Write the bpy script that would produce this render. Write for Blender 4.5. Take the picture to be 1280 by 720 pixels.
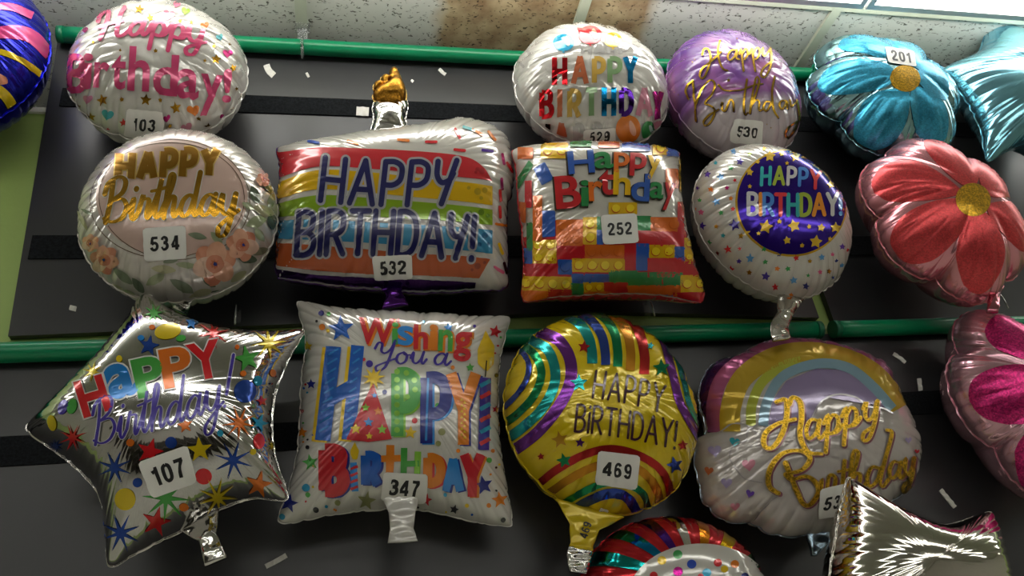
import bpy, bmesh, math, random
import numpy as np
from mathutils import Matrix, Vector

for o in list(bpy.data.objects):
    bpy.data.objects.remove(o)
SC = bpy.context.scene
COL = SC.collection
RNG = random.Random(7)

# ------------------------------------------------------------------ camera
EYE = 1.55
FPX = 1000.0
AX = np.array([4360., -60., FPX]); AX /= np.linalg.norm(AX)      # world X seen in the camera (x right, y down, z forward)
AY = np.array([-221., 600., FPX]); AY -= AX * (AY @ AX); AY /= np.linalg.norm(AY)
AZ = np.cross(AX, AY)
CAM = np.array([0., 0., EYE])
R_WC = np.stack([AX, AY, AZ])            # world = R_WC @ cam vector
cd = bpy.data.cameras.new('camera'); cam = bpy.data.objects.new('camera', cd); COL.objects.link(cam)
cd.sensor_width = 36.0; cd.lens = FPX / 1280 * 36.0; cd.clip_start = 0.02
right, down, fwd = R_WC[:, 0], R_WC[:, 1], R_WC[:, 2]
cam.matrix_world = Matrix(((right[0], -down[0], -fwd[0], CAM[0]),
                           (right[1], -down[1], -fwd[1], CAM[1]),
                           (right[2], -down[2], -fwd[2], CAM[2]), (0, 0, 0, 1)))
SC.camera = cam

# ------------------------------------------------------------------ world, exposure
w = bpy.data.worlds.new('store_air'); SC.world = w; w.use_nodes = True
w.node_tree.nodes['Background'].inputs[0].default_value = (0.9, 0.95, 1.0, 1)
w.node_tree.nodes['Background'].inputs[1].default_value = 0.0      # closed room: only its lamps give light
SC.view_settings.view_transform = 'Standard'
SC.view_settings.look = 'None'
SC.view_settings.gamma = 1.0
SC.view_settings.use_curve_mapping = False
SC.view_settings.exposure = -0.58
LIGHT_POWER = 15.0                # every fluorescent fitting of the shop burns alike
LIGHT_COL = (1.0, 0.985, 0.94)

def rays(px):
    px = np.asarray(px, float).reshape(-1, 2)
    d = np.column_stack([px[:, 0] - 640, px[:, 1] - 360, np.full(len(px), FPX)])
    d /= np.linalg.norm(d, axis=1)[:, None]
    return d @ R_WC.T
def on_plane(px, Y):
    d = rays(px); return CAM + d * ((Y - CAM[1]) / d[:, 1])[:, None]
def project(P):
    c = (np.asarray(P) - CAM) @ R_WC
    return np.column_stack([640 + FPX * c[:, 0] / c[:, 2], 360 + FPX * c[:, 1] / c[:, 2]])

# ------------------------------------------------------------------ materials
def lin(h):
    h = h.lstrip('#'); v = [int(h[i:i + 2], 16) / 255 for i in (0, 2, 4)]
    return tuple(((x + .055) / 1.055) ** 2.4 if x > .04045 else x / 12.92 for x in v) + (1,)
MATS = {}
def nodes_of(name):
    m = bpy.data.materials.new(name); m.use_nodes = True
    nt = m.node_tree; b = nt.nodes['Principled BSDF']
    return m, nt, b
def N(nt, t, **kw):
    n = nt.nodes.new(t)
    for k, v in kw.items():
        if k.startswith('i_'): n.inputs[k[2:].replace('_', ' ')].default_value = v
        else: setattr(n, k, v)
    return n
def foil_bump(nt, b, amt, scale=9.0, crease=0.0):
    tc = N(nt, 'ShaderNodeTexCoord')
    n1 = N(nt, 'ShaderNodeTexNoise', i_Scale=scale, i_Detail=2.0, i_Roughness=0.45)
    nt.links.new(tc.outputs['Object'], n1.inputs['Vector'])
    h = n1.outputs['Fac']
    if crease > 0:
        n2 = N(nt, 'ShaderNodeTexNoise', i_Scale=scale * 1.5, i_Detail=1.5, i_Distortion=0.7)
        nt.links.new(tc.outputs['Object'], n2.inputs['Vector'])
        s = N(nt, 'ShaderNodeMath', operation='SUBTRACT'); s.inputs[1].default_value = 0.5
        a = N(nt, 'ShaderNodeMath', operation='ABSOLUTE'); mu = N(nt, 'ShaderNodeMath', operation='MULTIPLY'); mu.inputs[1].default_value = crease
        ad = N(nt, 'ShaderNodeMath', operation='ADD')
        nt.links.new(n2.outputs['Fac'], s.inputs[0]); nt.links.new(s.outputs[0], a.inputs[0]); nt.links.new(a.outputs[0], mu.inputs[0])
        nt.links.new(mu.outputs[0], ad.inputs[0]); nt.links.new(h, ad.inputs[1]); h = ad.outputs[0]
    bp = N(nt, 'ShaderNodeBump', i_Strength=1.0, i_Distance=amt)
    nt.links.new(h, bp.inputs['Height']); nt.links.new(bp.outputs['Normal'], b.inputs['Normal'])
    if b.inputs['Coat Weight'].default_value > 0:
        nt.links.new(bp.outputs['Normal'], b.inputs['Coat Normal'])
    return tc
def foil(col, metal=1.0, rough=0.12, bump=0.004, scale=9.0, crease=0.0, coat=0.0, glitter=0.0, spec=0.5):
    key = (col, metal, rough, bump, scale, crease, coat, glitter, spec)
    if key in MATS: return MATS[key]
    m, nt, b = nodes_of('foil')
    b.inputs['Base Color'].default_value = lin(col); b.inputs['Metallic'].default_value = metal
    b.inputs['Roughness'].default_value = rough; b.inputs['Specular IOR Level'].default_value = spec
    b.inputs['Coat Weight'].default_value = coat; b.inputs['Coat Roughness'].default_value = 0.06
    tc = foil_bump(nt, b, bump, scale, crease)
    if glitter > 0:
        v = N(nt, 'ShaderNodeTexVoronoi', i_Scale=420.0)
        nt.links.new(tc.outputs['Object'], v.inputs['Vector'])
        mx = N(nt, 'ShaderNodeMix', data_type='RGBA', blend_type='MIX'); mx.inputs[0].default_value = glitter
        hs = N(nt, 'ShaderNodeHueSaturation'); hs.inputs['Color'].default_value = lin(col); hs.inputs['Saturation'].default_value = 1.0
        mr = N(nt, 'ShaderNodeMapRange'); mr.inputs['To Min'].default_value = 0.35; mr.inputs['To Max'].default_value = 2.0
        sp = N(nt, 'ShaderNodeSeparateColor'); nt.links.new(v.outputs['Color'], sp.inputs[0])
        nt.links.new(sp.outputs[0], mr.inputs['Value']); nt.links.new(mr.outputs[0], hs.inputs['Value'])
        mx.inputs[6].default_value = lin(col); nt.links.new(hs.outputs[0], mx.inputs[7])
        nt.links.new(mx.outputs[2], b.inputs['Base Color'])
    MATS[key] = m
    return m
def ink(col, metal=0.0, rough=0.11, **kw):             # glossy, slightly see-through print on foil
    h = [int(col[i:i + 2], 16) for i in (1, 3, 5)]; g = sum(h) / 3                # a little more chroma for saturated inks
    if max(h) - min(h) > 60: col = '#%02x%02x%02x' % tuple(int(min(255, max(0, g + (v - g) * 1.16))) for v in h)
    metal = max(metal, .16); kw.setdefault('bump', 0.003); kw.setdefault('coat', 0.5 if metal < .5 else 0.0)
    return foil(col, metal, rough, **kw)
def paper(col='#e8e6e0'):
    key = ('paper', col)
    if key not in MATS:
        m, nt, b = nodes_of('paper'); b.inputs['Roughness'].default_value = .45
        n = N(nt, 'ShaderNodeTexNoise', i_Scale=60.0); r = N(nt, 'ShaderNodeMix', data_type='RGBA'); c = lin(col)
        r.inputs[6].default_value = c; r.inputs[7].default_value = tuple(x * .93 for x in c[:3]) + (1,)
        nt.links.new(n.outputs['Fac'], r.inputs[0]); nt.links.new(r.outputs[2], b.inputs['Base Color'])
        MATS[key] = m
    return MATS[key]

# ------------------------------------------------------------------ object helpers
def link(name, me, parent=None, mats=()):
    o = bpy.data.objects.new(name, me); COL.objects.link(o)
    if parent is not None: o.parent = parent
    for m in mats: me.materials.append(m)
    return o
def mesh(name, V, F, mi=None, smooth=True):
    me = bpy.data.meshes.new(name)
    me.from_pydata([tuple(map(float, v)) for v in V], [], [tuple(int(i) for i in f) for f in F])
    if mi is not None: me.polygons.foreach_set('material_index', np.asarray(mi, np.int32))
    me.polygons.foreach_set('use_smooth', np.full(len(F), smooth))
    me.update()
    return me
def tag(o, label, cat, group=None):
    o['label'] = label; o['category'] = cat
    if group: o['group'] = group
    return o
def empty(name, loc):
    o = bpy.data.objects.new(name, None); COL.objects.link(o); o.location = loc; o.empty_display_size = .05
    return o
def box_mesh(name, x0, x1, y0, y1, z0, z1, bevel=0.0):
    bm = bmesh.new(); bmesh.ops.create_cube(bm, size=1)
    for v in bm.verts:
        v.co = Vector((x0 + (v.co.x + .5) * (x1 - x0), y0 + (v.co.y + .5) * (y1 - y0), z0 + (v.co.z + .5) * (z1 - z0)))
    if bevel: bmesh.ops.bevel(bm, geom=bm.edges[:], offset=bevel, segments=2, affect='EDGES', profile=.5)
    me = bpy.data.meshes.new(name); bm.to_mesh(me); bm.free()
    return me
def struct(name, me, m, parent=None):
    o = link(name, me, parent, [m])
    if parent is None: o['kind'] = 'structure'
    return o
def tube_mesh(name, pts, rad, seg=16, closed_caps=True):
    pts = [Vector(p) for p in pts]; V = []; F = []
    for i, p in enumerate(pts):
        t = (pts[min(i + 1, len(pts) - 1)] - pts[max(i - 1, 0)]).normalized()
        a = t.cross(Vector((0, 0, 1)) if abs(t.z) < .9 else Vector((1, 0, 0))).normalized(); c = t.cross(a)
        r = rad[i] if isinstance(rad, (list, tuple)) else rad
        for k in range(seg):
            th = 2 * math.pi * k / seg; V.append(p + (a * math.cos(th) + c * math.sin(th)) * r)
    for i in range(len(pts) - 1):
        for k in range(seg):
            F.append((i * seg + k, i * seg + (k + 1) % seg, (i + 1) * seg + (k + 1) % seg, (i + 1) * seg + k))
    if closed_caps:
        F.append(tuple(range(seg))[::-1]); F.append(tuple(range((len(pts) - 1) * seg, len(pts) * seg)))
    me = mesh(name, V, F)
    if closed_caps:
        me.polygons[-1].use_smooth = False; me.polygons[-2].use_smooth = False
    return me

# ------------------------------------------------------------------ 2-D shapes (image y points down)
def cr(P, n=10, closed=False):
    P = np.asarray(P, float)
    if len(P) == 2: 
        t = np.linspace(0, 1, n + 1)[:, None]; return P[0] * (1 - t) + P[1] * t
    if closed: Q = np.vstack([P[-1], P, P[0], P[1]])
    else: Q = np.vstack([2 * P[0] - P[1], P, 2 * P[-1] - P[-2]])
    t = np.linspace(0, 1, n, endpoint=False)[:, None]; out = []
    for i in range(1, len(Q) - 2):
        a, b, c, d = Q[i - 1], Q[i], Q[i + 1], Q[i + 2]
        out.append(.5 * (2 * b + (c - a) * t + (2 * a - 5 * b + 4 * c - d) * t ** 2 + (3 * b - a - 3 * c + d) * t ** 3))
    out = np.vstack(out)
    return out if closed else np.vstack([out, P[-1]])
def resample(P, step):
    d = np.r_[0, np.cumsum(np.linalg.norm(np.diff(P, axis=0), axis=1))]
    n = max(2, int(math.ceil(d[-1] / step)) + 1); t = np.linspace(0, d[-1], n)
    return np.column_stack([np.interp(t, d, P[:, k]) for k in (0, 1)])
def ribbon(P, width, cap='round', step=2.2, thin=1.0, angle=None, across=4):
    """a stroke along P; width in px, or a list along P; thin<1 thins the strokes that run level"""
    P = np.asarray(P, float)
    d0 = np.r_[0, np.cumsum(np.linalg.norm(np.diff(P, axis=0), axis=1))]
    Q = resample(P, step)
    if np.ndim(width) > 0:
        wl = np.interp(np.linspace(0, 1, len(Q)), np.linspace(0, 1, len(width)), width)
    else: wl = np.full(len(Q), float(width))
    T = np.gradient(Q, axis=0); T /= np.linalg.norm(T, axis=1)[:, None] + 1e-9
    if thin < 1:
        f = np.abs(T[:, 1]) ** 1.2; f = np.convolve(np.pad(f, 2, mode='edge'), np.ones(5) / 5, 'valid')
        wl = wl * (thin + (1 - thin) * f)
    nrm = np.column_stack([-T[:, 1], T[:, 0]])
    if cap == 'round':
        k = 4; a = np.linspace(math.pi / 2, 0, k, endpoint=False)
        h0 = np.array([Q[0] - T[0] * wl[0] / 2 * math.sin(x) for x in a]); h1 = np.array([Q[-1] + T[-1] * wl[-1] / 2 * math.sin(x) for x in a[::-1]])
        Q = np.vstack([h0, Q, h1]); nrm = np.vstack([np.repeat(nrm[:1], k, 0), nrm, np.repeat(nrm[-1:], k, 0)])
        wl = np.r_[[wl[0] * max(math.cos(x), .02) for x in a], wl, [wl[-1] * max(math.cos(x), .02) for x in a[::-1]]]
    across = max(2, min(12, int(np.max(wl) / 3) + 1))
    o = np.linspace(-.5, .5, across + 1)
    V = (Q[:, None, :] + nrm[:, None, :] * wl[:, None, None] * o[None, :, None]).reshape(-1, 2)
    F = [(i * (across + 1) + k, (i + 1) * (across + 1) + k, (i + 1) * (across + 1) + k + 1, i * (across + 1) + k + 1) for i in range(len(Q) - 1) for k in range(across)]
    return V, F
def blob(P, step=3.0):
    """filled star-shaped polygon as rings around its middle"""
    P = np.asarray(P, float); P = resample(np.vstack([P, P[:1]]), step)[:-1]
    a = P; b = np.roll(P, -1, axis=0); cr_ = a[:, 0] * b[:, 1] - b[:, 0] * a[:, 1]; A = cr_.sum() / 2
    c = ((a + b) * cr_[:, None]).sum(0) / (6 * A) if abs(A) > 1e-6 else P.mean(0)
    r = np.linalg.norm(P - c, axis=1).max(); n = max(1, min(24, int(r / step)))
    V = [c]; F = []; m = len(P)
    for i in range(1, n + 1): V.extend(c + (P - c) * i / n)
    for k in range(m): F.append((0, 1 + k, 1 + (k + 1) % m))
    for i in range(n - 1):
        for k in range(m):
            F.append((1 + i * m + k, 1 + (i + 1) * m + k, 1 + (i + 1) * m + (k + 1) % m, 1 + i * m + (k + 1) % m))
    return np.array(V), F
def star_pts(x, y, r, n=5, inner=.42, rot=0.0):
    return [(x + (r if k % 2 == 0 else r * inner) * math.sin(rot + math.pi * k / n), y - (r if k % 2 == 0 else r * inner) * math.cos(rot + math.pi * k / n)) for k in range(2 * n)]
def ell_pts(x, y, rx, ry=None, rot=0.0, n=28):
    ry = rx if ry is None else ry; c, s = math.cos(rot), math.sin(rot)
    return [(x + rx * math.cos(t) * c - ry * math.sin(t) * s, y + rx * math.cos(t) * s + ry * math.sin(t) * c) for t in np.linspace(0, 2 * math.pi, n, endpoint=False)]
def heart_pts(x, y, r, rot=0.0):
    c, s = math.cos(rot), math.sin(rot); out = []
    for t in np.linspace(0, 2 * math.pi, 24, endpoint=False):
        a = r * .062 * 16 * math.sin(t) ** 3; b = -r * .062 * (13 * math.cos(t) - 5 * math.cos(2 * t) - 2 * math.cos(3 * t) - math.cos(4 * t))
        out.append((x + a * c - b * s, y + a * s + b * c))
    return out
def leaf_pts(x, y, l, w, rot):
    c, s = math.cos(rot), math.sin(rot); q = []
    for t in np.linspace(0, 1, 9): q.append((l * (t - .5), w * .5 * math.sin(math.pi * t) ** .8))
    for t in np.linspace(1, 0, 9)[1:-1]: q.append((l * (t - .5), -w * .5 * math.sin(math.pi * t) ** .8))
    return [(x + a * c - b * s, y + a * s + b * c) for a, b in q]
def rect_pts(x0, y0, x1, y1): return [(x0, y0), (x1, y0), (x1, y1), (x0, y1)]
def merge(parts):
    V = []; F = []; n = 0
    for v, f in parts:
        V.append(np.asarray(v, float)); F += [tuple(i + n for i in q) for q in f]; n += len(v)
    return np.vstack(V), F

# ------------------------------------------------------------------ lettering
def arc(*p): return ('c', p)
def ln(*p): return ('l', p)
SANS = {   # unit capital height, y up
 'H': (.60, [ln((0, 0), (0, 1)), ln((.6, 0), (.6, 1)), ln((0, .5), (.6, .5))]),
 'A': (.68, [ln((0, 0), (.34, 1)), ln((.34, 1), (.68, 0)), ln((.12, .33), (.56, .33))]),
 'P': (.52, [ln((0, 0), (0, 1)), arc((0, 1), (.28, 1), (.48, .9), (.52, .73), (.47, .56), (.28, .46), (0, .46))]),
 'Y': (.62, [ln((0, 1), (.31, .48)), ln((.62, 1), (.31, .48)), ln((.31, .5), (.31, 0))]),
 'y': (.56, [arc((0, 1), (.02, .68), (.18, .5), (.4, .55), (.5, .7)), ln((.56, 1), (.24, 0))]),
 'B': (.56, [ln((0, 0), (0, 1)), arc((0, 1), (.28, 1), (.46, .92), (.49, .77), (.43, .6), (.25, .53), (0, .53)), arc((0, .53), (.3, .53), (.5, .43), (.56, .27), (.5, .1), (.3, 0), (0, 0))]),
 'I': (.0, [ln((0, 0), (0, 1))]),
 'i': (.0, [ln((0, 0), (0, .72)), ln((0, .93), (0, .97))]),
 'R': (.56, [ln((0, 0), (0, 1)), arc((0, 1), (.28, 1), (.48, .9), (.52, .73), (.47, .56), (.28, .46), (0, .46)), ln((.24, .46), (.56, 0))]),
 'T': (.58, [ln((0, 1), (.58, 1)), ln((.29, 1), (.29, 0))]),
 'D': (.60, [ln((0, 0), (0, 1)), arc((0, 1), (.24, 1), (.5, .86), (.6, .5), (.5, .14), (.24, 0), (0, 0))]),
 '!': (.0, [ln((0, .3), (0, 1)), ln((0, .0), (0, .04))]),
}
SCRIPT = {  # unit x-height, y up; strokes join on to the next letter
 'H': (1.75, [arc((.0, 1.35), (.1, 1.75), (.42, 2.05), (.55, 1.75), (.42, .9), (.18, .0)), arc((1.4, 2.1), (1.2, 1.6), (1.08, .7), (1.1, .1), (1.4, .05), (1.75, .4)), arc((.05, .85), (.5, 1.0), (1.0, 1.08), (1.35, 1.12))]),
 'J': (1.5, [arc((.5, 1.55), (.3, 1.75), (.15, 1.6), (.5, 1.35), (1.0, 1.75), (1.15, 2.1), (.98, 1.2), (.7, -.1), (.25, -.75), (-.1, -.55), (.15, .0), (.8, .55), (1.5, .95))]),
 'a': (1.08, [arc((.78, .82), (.5, 1.0), (.18, .78), (.05, .35), (.22, .02), (.55, .22), (.8, .9)), arc((.82, 1.0), (.72, .35), (.84, .03), (1.12, .4))]),
 'p': (1.05, [arc((.0, .4), (.25, 1.02), (.24, .3), (.12, -.95)), arc((.22, .35), (.42, .92), (.72, .98), (.86, .55), (.66, .06), (.34, .1)), arc((.66, .06), (.85, .1), (1.05, .4))]),
 'y': (1.1, [arc((.0, .5), (.16, 1.0), (.16, .35), (.4, .05), (.7, .35), (.86, 1.0)), arc((.88, 1.02), (.74, .0), (.48, -.85), (.12, -.95), (.08, -.55), (.6, -.1), (1.1, .25))]),
 'B': (1.5, [arc((.42, 1.95), (.38, 1.0), (.2, .0)), arc((.02, 1.35), (.2, 1.85), (.75, 2.1), (1.12, 1.85), (1.0, 1.35), (.5, 1.02)), arc((.5, 1.02), (1.05, 1.02), (1.3, .6), (1.05, .12), (.55, .0), (.1, .2)), ]),
 'i': (.55, [arc((.0, .4), (.2, 1.0), (.14, .25), (.28, .02), (.55, .4)), ln((.28, 1.42), (.3, 1.47))]),
 'r': (.75, [arc((.0, .4), (.18, 1.1), (.22, .95), (.52, .88), (.46, .3), (.52, .03), (.75, .4))]),
 't': (.62, [arc((.0, .4), (.32, 1.3), (.42, 1.85), (.28, 1.0), (.2, .25), (.34, .02), (.62, .4)), arc((-.1, 1.28), (.25, 1.32), (.75, 1.42))]),
 'h': (1.0, [arc((.0, .4), (.42, 1.4), (.5, 1.95), (.32, 1.98), (.2, 1.2), (.12, .0)), arc((.14, .35), (.4, .92), (.64, .9), (.6, .3), (.7, .02), (1.0, .4))]),
 'd': (1.15, [arc((.78, .82), (.5, 1.0), (.18, .78), (.05, .35), (.22, .02), (.55, .22), (.82, 1.0)), arc((.98, 2.05), (.86, 1.2), (.76, .35), (.88, .03), (1.15, .4))]),
 'Y': (1.3, [arc((-.1, 1.5), (.1, 1.95), (.35, 1.8), (.35, 1.2), (.6, 1.0), (.95, 1.3), (1.2, 2.0)), arc((1.2, 2.0), (1.0, .9), (.7, -.2), (.2, -.5), (.1, -.1), (.7, .2), (1.3, .45))]),
 'o': (.95, [arc((.5, 1.0), (.15, .8), (.06, .35), (.3, .02), (.65, .2), (.72, .7), (.48, 1.0), (.6, .78), (.95, .75))]),
 'u': (1.05, [arc((.0, .5), (.16, 1.0), (.14, .3), (.36, .03), (.66, .35), (.82, 1.0)), arc((.82, 1.0), (.72, .3), (.84, .03), (1.05, .4))]),
 '!': (.5, [arc((.6, 2.2), (.35, 1.2), (.2, .55)), ln((.08, .02), (.1, .05))]),
 ' ': (.6, []),
}
_glyph = {}
def glyph(ch, bold):
    """built-in font glyph as a fine flat mesh in font units"""
    key = (ch, bold)
    if key not in _glyph:
        cu = bpy.data.curves.new('g', 'FONT'); cu.body = ch; cu.offset = bold; cu.resolution_u = 4; cu.size = 1.0
        ob = bpy.data.objects.new('g', cu)
        me = bpy.data.meshes.new_from_object(ob)
        bm = bmesh.new(); bm.from_mesh(me); bmesh.ops.remove_doubles(bm, verts=bm.verts[:], dist=1e-5)
        bmesh.ops.triangulate(bm, faces=bm.faces[:])
        for _ in range(5):
            es = [e for e in bm.edges if e.calc_length() > .09]
            if not es: break
            bmesh.ops.subdivide_edges(bm, edges=es, cuts=1); bmesh.ops.triangulate(bm, faces=[f for f in bm.faces if len(f.verts) > 3])
        bm.verts.index_update()
        V = np.array([(v.co.x, v.co.y) for v in bm.verts]); F = [tuple(v.index for v in f.verts) for f in bm.faces]
        bm.free(); bpy.data.meshes.remove(me); bpy.data.objects.remove(ob); bpy.data.curves.remove(cu)
        _glyph[key] = (V, F)
    return _glyph[key]
def lay(chars, table, gap):
    x = 0; pos = []
    for c in chars:
        wd = table[c][0] if c != ' ' else .4
        pos.append(x); x += wd + gap
    return pos, x - gap
def base_fn(base):
    bx = [p[0] for p in base]; by = [p[1] for p in base]
    if len(base) == 3:
        co = np.polyfit(bx, by, 2); return lambda x: np.polyval(co, x)
    return lambda x: np.interp(x, bx, by)
def stroke_word(chars, base, h, width, table=SANS, gap=.28, slant=0.0, cap='round', thin=1.0, bounce=None, n=9):
    """-> per letter geometry, in px. base: two or three points the letters stand on; h: height of one unit in px"""
    pos, tot = lay(chars, table, gap)
    f = base_fn(base); x0, x1 = base[0][0], base[-1][0]; sx = (x1 - x0) / max(tot, 1e-6); out = []
    sl = (base[-1][1] - base[0][1]) / (x1 - x0)
    for i, (c, p) in enumerate(zip(chars, pos)):
        if c == ' ': continue
        parts = []; up = bounce[i] if bounce else 0
        for kind, pts in table[c][1]:
            segs = [np.array(pts, float)] if kind == 'l' else [cr(pts, n)]
            for q in segs:
                X = x0 + (p + q[:, 0]) * sx
                Y = f(X) - q[:, 1] * h - up
                X = X + q[:, 1] * h * (slant + 0.6 * sl)
                parts.append(ribbon(np.column_stack([X, Y]), width, cap, thin=thin))
        out.append(merge(parts))
    return out
def font_box(ch, box, bold=.02, rot=0.0):
    """one glyph fitted to an upright box (x0, ytop, x1, ybottom), turned by rot about its middle"""
    V, F = glyph(ch, bold); V = V.copy(); lo, hi = V.min(0), V.max(0)
    x0, y0, x1, y1 = box
    X = x0 + (V[:, 0] - lo[0]) / (hi[0] - lo[0]) * (x1 - x0); Y = y1 - (V[:, 1] - lo[1]) / (hi[1] - lo[1]) * (y1 - y0)
    cx, cy = (x0 + x1) / 2, (y0 + y1) / 2; c, s = math.cos(rot), math.sin(rot)
    return np.column_stack([cx + (X - cx) * c - (Y - cy) * s, cy + (X - cx) * s + (Y - cy) * c]), F

# ------------------------------------------------------------------ the foil balloon
PANEL_Y = 1.27            # front face of the dark panels
NS, NJ = 36, 540
def poisson(O, n=26, m=180):
    """torsion function over a star-shaped outline O (closed, around 0,0); grid phi[s, j]"""
    idx = np.linspace(0, len(O), m, endpoint=False)
    ext = np.vstack([O, O[:1]])
    B = np.column_stack([np.interp(idx, np.arange(len(O) + 1), ext[:, k]) for k in (0, 1)])
    S = 1 - (1 - np.linspace(0, 1, n + 1)) ** 1.5
    V = np.vstack([[0, 0]] + [B * s for s in S[1:]])
    T = [(0, 1 + k, 1 + (k + 1) % m) for k in range(m)]
    for i in range(n - 1):
        for k in range(m):
            a, b, c, d = 1 + i * m + k, 1 + (i + 1) * m + k, 1 + (i + 1) * m + (k + 1) % m, 1 + i * m + (k + 1) % m
            T += [(a, b, c), (a, c, d)]
    T = np.array(T); p = V[T]
    A = .5 * np.abs((p[:, 1, 0] - p[:, 0, 0]) * (p[:, 2, 1] - p[:, 0, 1]) - (p[:, 2, 0] - p[:, 0, 0]) * (p[:, 1, 1] - p[:, 0, 1])) + 1e-12
    I = []; J = []; W = []
    for k in range(3):
        a, b, c = T[:, k], T[:, (k + 1) % 3], T[:, (k + 2) % 3]
        e1, e2 = V[b] - V[a], V[c] - V[a]
        ct = (e1 * e2).sum(1) / (2 * A)
        I.append(b); J.append(c); W.append(np.clip(.5 * ct, -50, 50))
    I = np.concatenate(I); J = np.concatenate(J); W = np.concatenate(W); nv = len(V)
    rhs = np.zeros(nv)
    for k in range(3): rhs += np.bincount(T[:, k], A / 3, nv)
    free = np.ones(nv); free[1 + (n - 1) * m:] = 0
    diag = np.bincount(I, W, nv) + np.bincount(J, W, nv) + 1e-9
    def L(x):
        d = W * (x[I] - x[J]); return (np.bincount(I, d, nv) - np.bincount(J, d, nv)) * free
    x = np.zeros(nv); r = rhs * free; z = r / np.abs(diag); q = z.copy(); rz = r @ z
    for _ in range(400):
        Lq = L(q); al = rz / (q @ Lq + 1e-30); x += al * q; r -= al * Lq
        z = r / np.abs(diag); rn = r @ z
        if rn < 1e-9 * rz and rn < 1e-16: break
        q = z + rn / rz * q; rz = rn
    x = np.maximum(x, 0); x /= x.max()
    G = np.vstack([np.full(m, x[0]), x[1:].reshape(n, m)])
    return S, G
ROUND = [(math.cos(t), math.sin(t)) for t in np.linspace(0, 2 * math.pi, 240, endpoint=False)]
def flower_outline(n=6, depth=.2, rot=0.0, sharp=.55):
    out = []
    for t in np.linspace(0, 2 * math.pi, 360, endpoint=False):
        q = abs(math.cos(n * (t - rot) / 2)); out.append(((1 - depth + depth * q ** sharp) * math.cos(t), (1 - depth + depth * q ** sharp) * math.sin(t)))
    return out

DIGIT = {
 '0': (.56, [arc((.28, .93), (.12, .82), (.08, .5), (.12, .18), (.28, .07), (.44, .18), (.48, .5), (.44, .82), (.28, .93))]),
 '1': (.40, [ln((.29, 0), (.29, 1)), arc((.30, .96), (.22, .80), (.03, .74))]),
 '2': (.56, [arc((.08, .68), (.12, .86), (.28, .93), (.45, .84), (.45, .64), (.30, .42), (.11, .20), (.08, .07)), ln((.04, .08), (.54, .08))]),
 '3': (.56, [arc((.09, .74), (.14, .88), (.28, .93), (.43, .84), (.42, .62), (.24, .53)), arc((.24, .53), (.42, .47), (.47, .28), (.38, .11), (.25, .07), (.12, .13), (.07, .28))]),
 '4': (.58, [ln((.42, 0), (.42, 1)), ln((.40, .95), (.06, .30)), ln((.02, .26), (.58, .26))]),
 '5': (.56, [ln((.12, .92), (.52, .92)), ln((.16, .95), (.10, .48)), arc((.10, .47), (.26, .57), (.42, .50), (.47, .33), (.40, .13), (.25, .07), (.12, .13), (.06, .26))]),
 '6': (.56, [arc((.46, .78), (.38, .91), (.26, .93), (.13, .80), (.09, .45), (.13, .16), (.28, .07), (.43, .15), (.46, .34), (.38, .53), (.26, .57), (.13, .46))]),
 '7': (.54, [ln((.03, .92), (.53, .92)), arc((.47, .92), (.32, .62), (.22, .30), (.19, 0))]),
 '9': (.56, [arc((.10, .22), (.18, .09), (.30, .07), (.43, .20), (.47, .55), (.43, .84), (.28, .93), (.13, .85), (.10, .66), (.18, .47), (.30, .43), (.43, .54))]),
}
_t = np.linspace(0, math.pi / 2, 800); _x = np.sin(_t) ** .5            # x = sqrt(sin t) keeps the rim regular
_g = np.sqrt(np.maximum(np.sin(_t), 0)) / 2                                # x^2 dx / sqrt(1 - x^4) in t
_z = np.concatenate([[0], np.cumsum((_g[1:] + _g[:-1]) / 2 * np.diff(_t))]); _z = (_z[-1] - _z) / _z[-1]
def mylar(phi):
    """height of a round foil balloon over the torsion function (1 - r^2): flat middle, tight rim"""
    return np.interp(np.sqrt(np.clip(1 - phi, 0, 1)), _x, _z)
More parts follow.
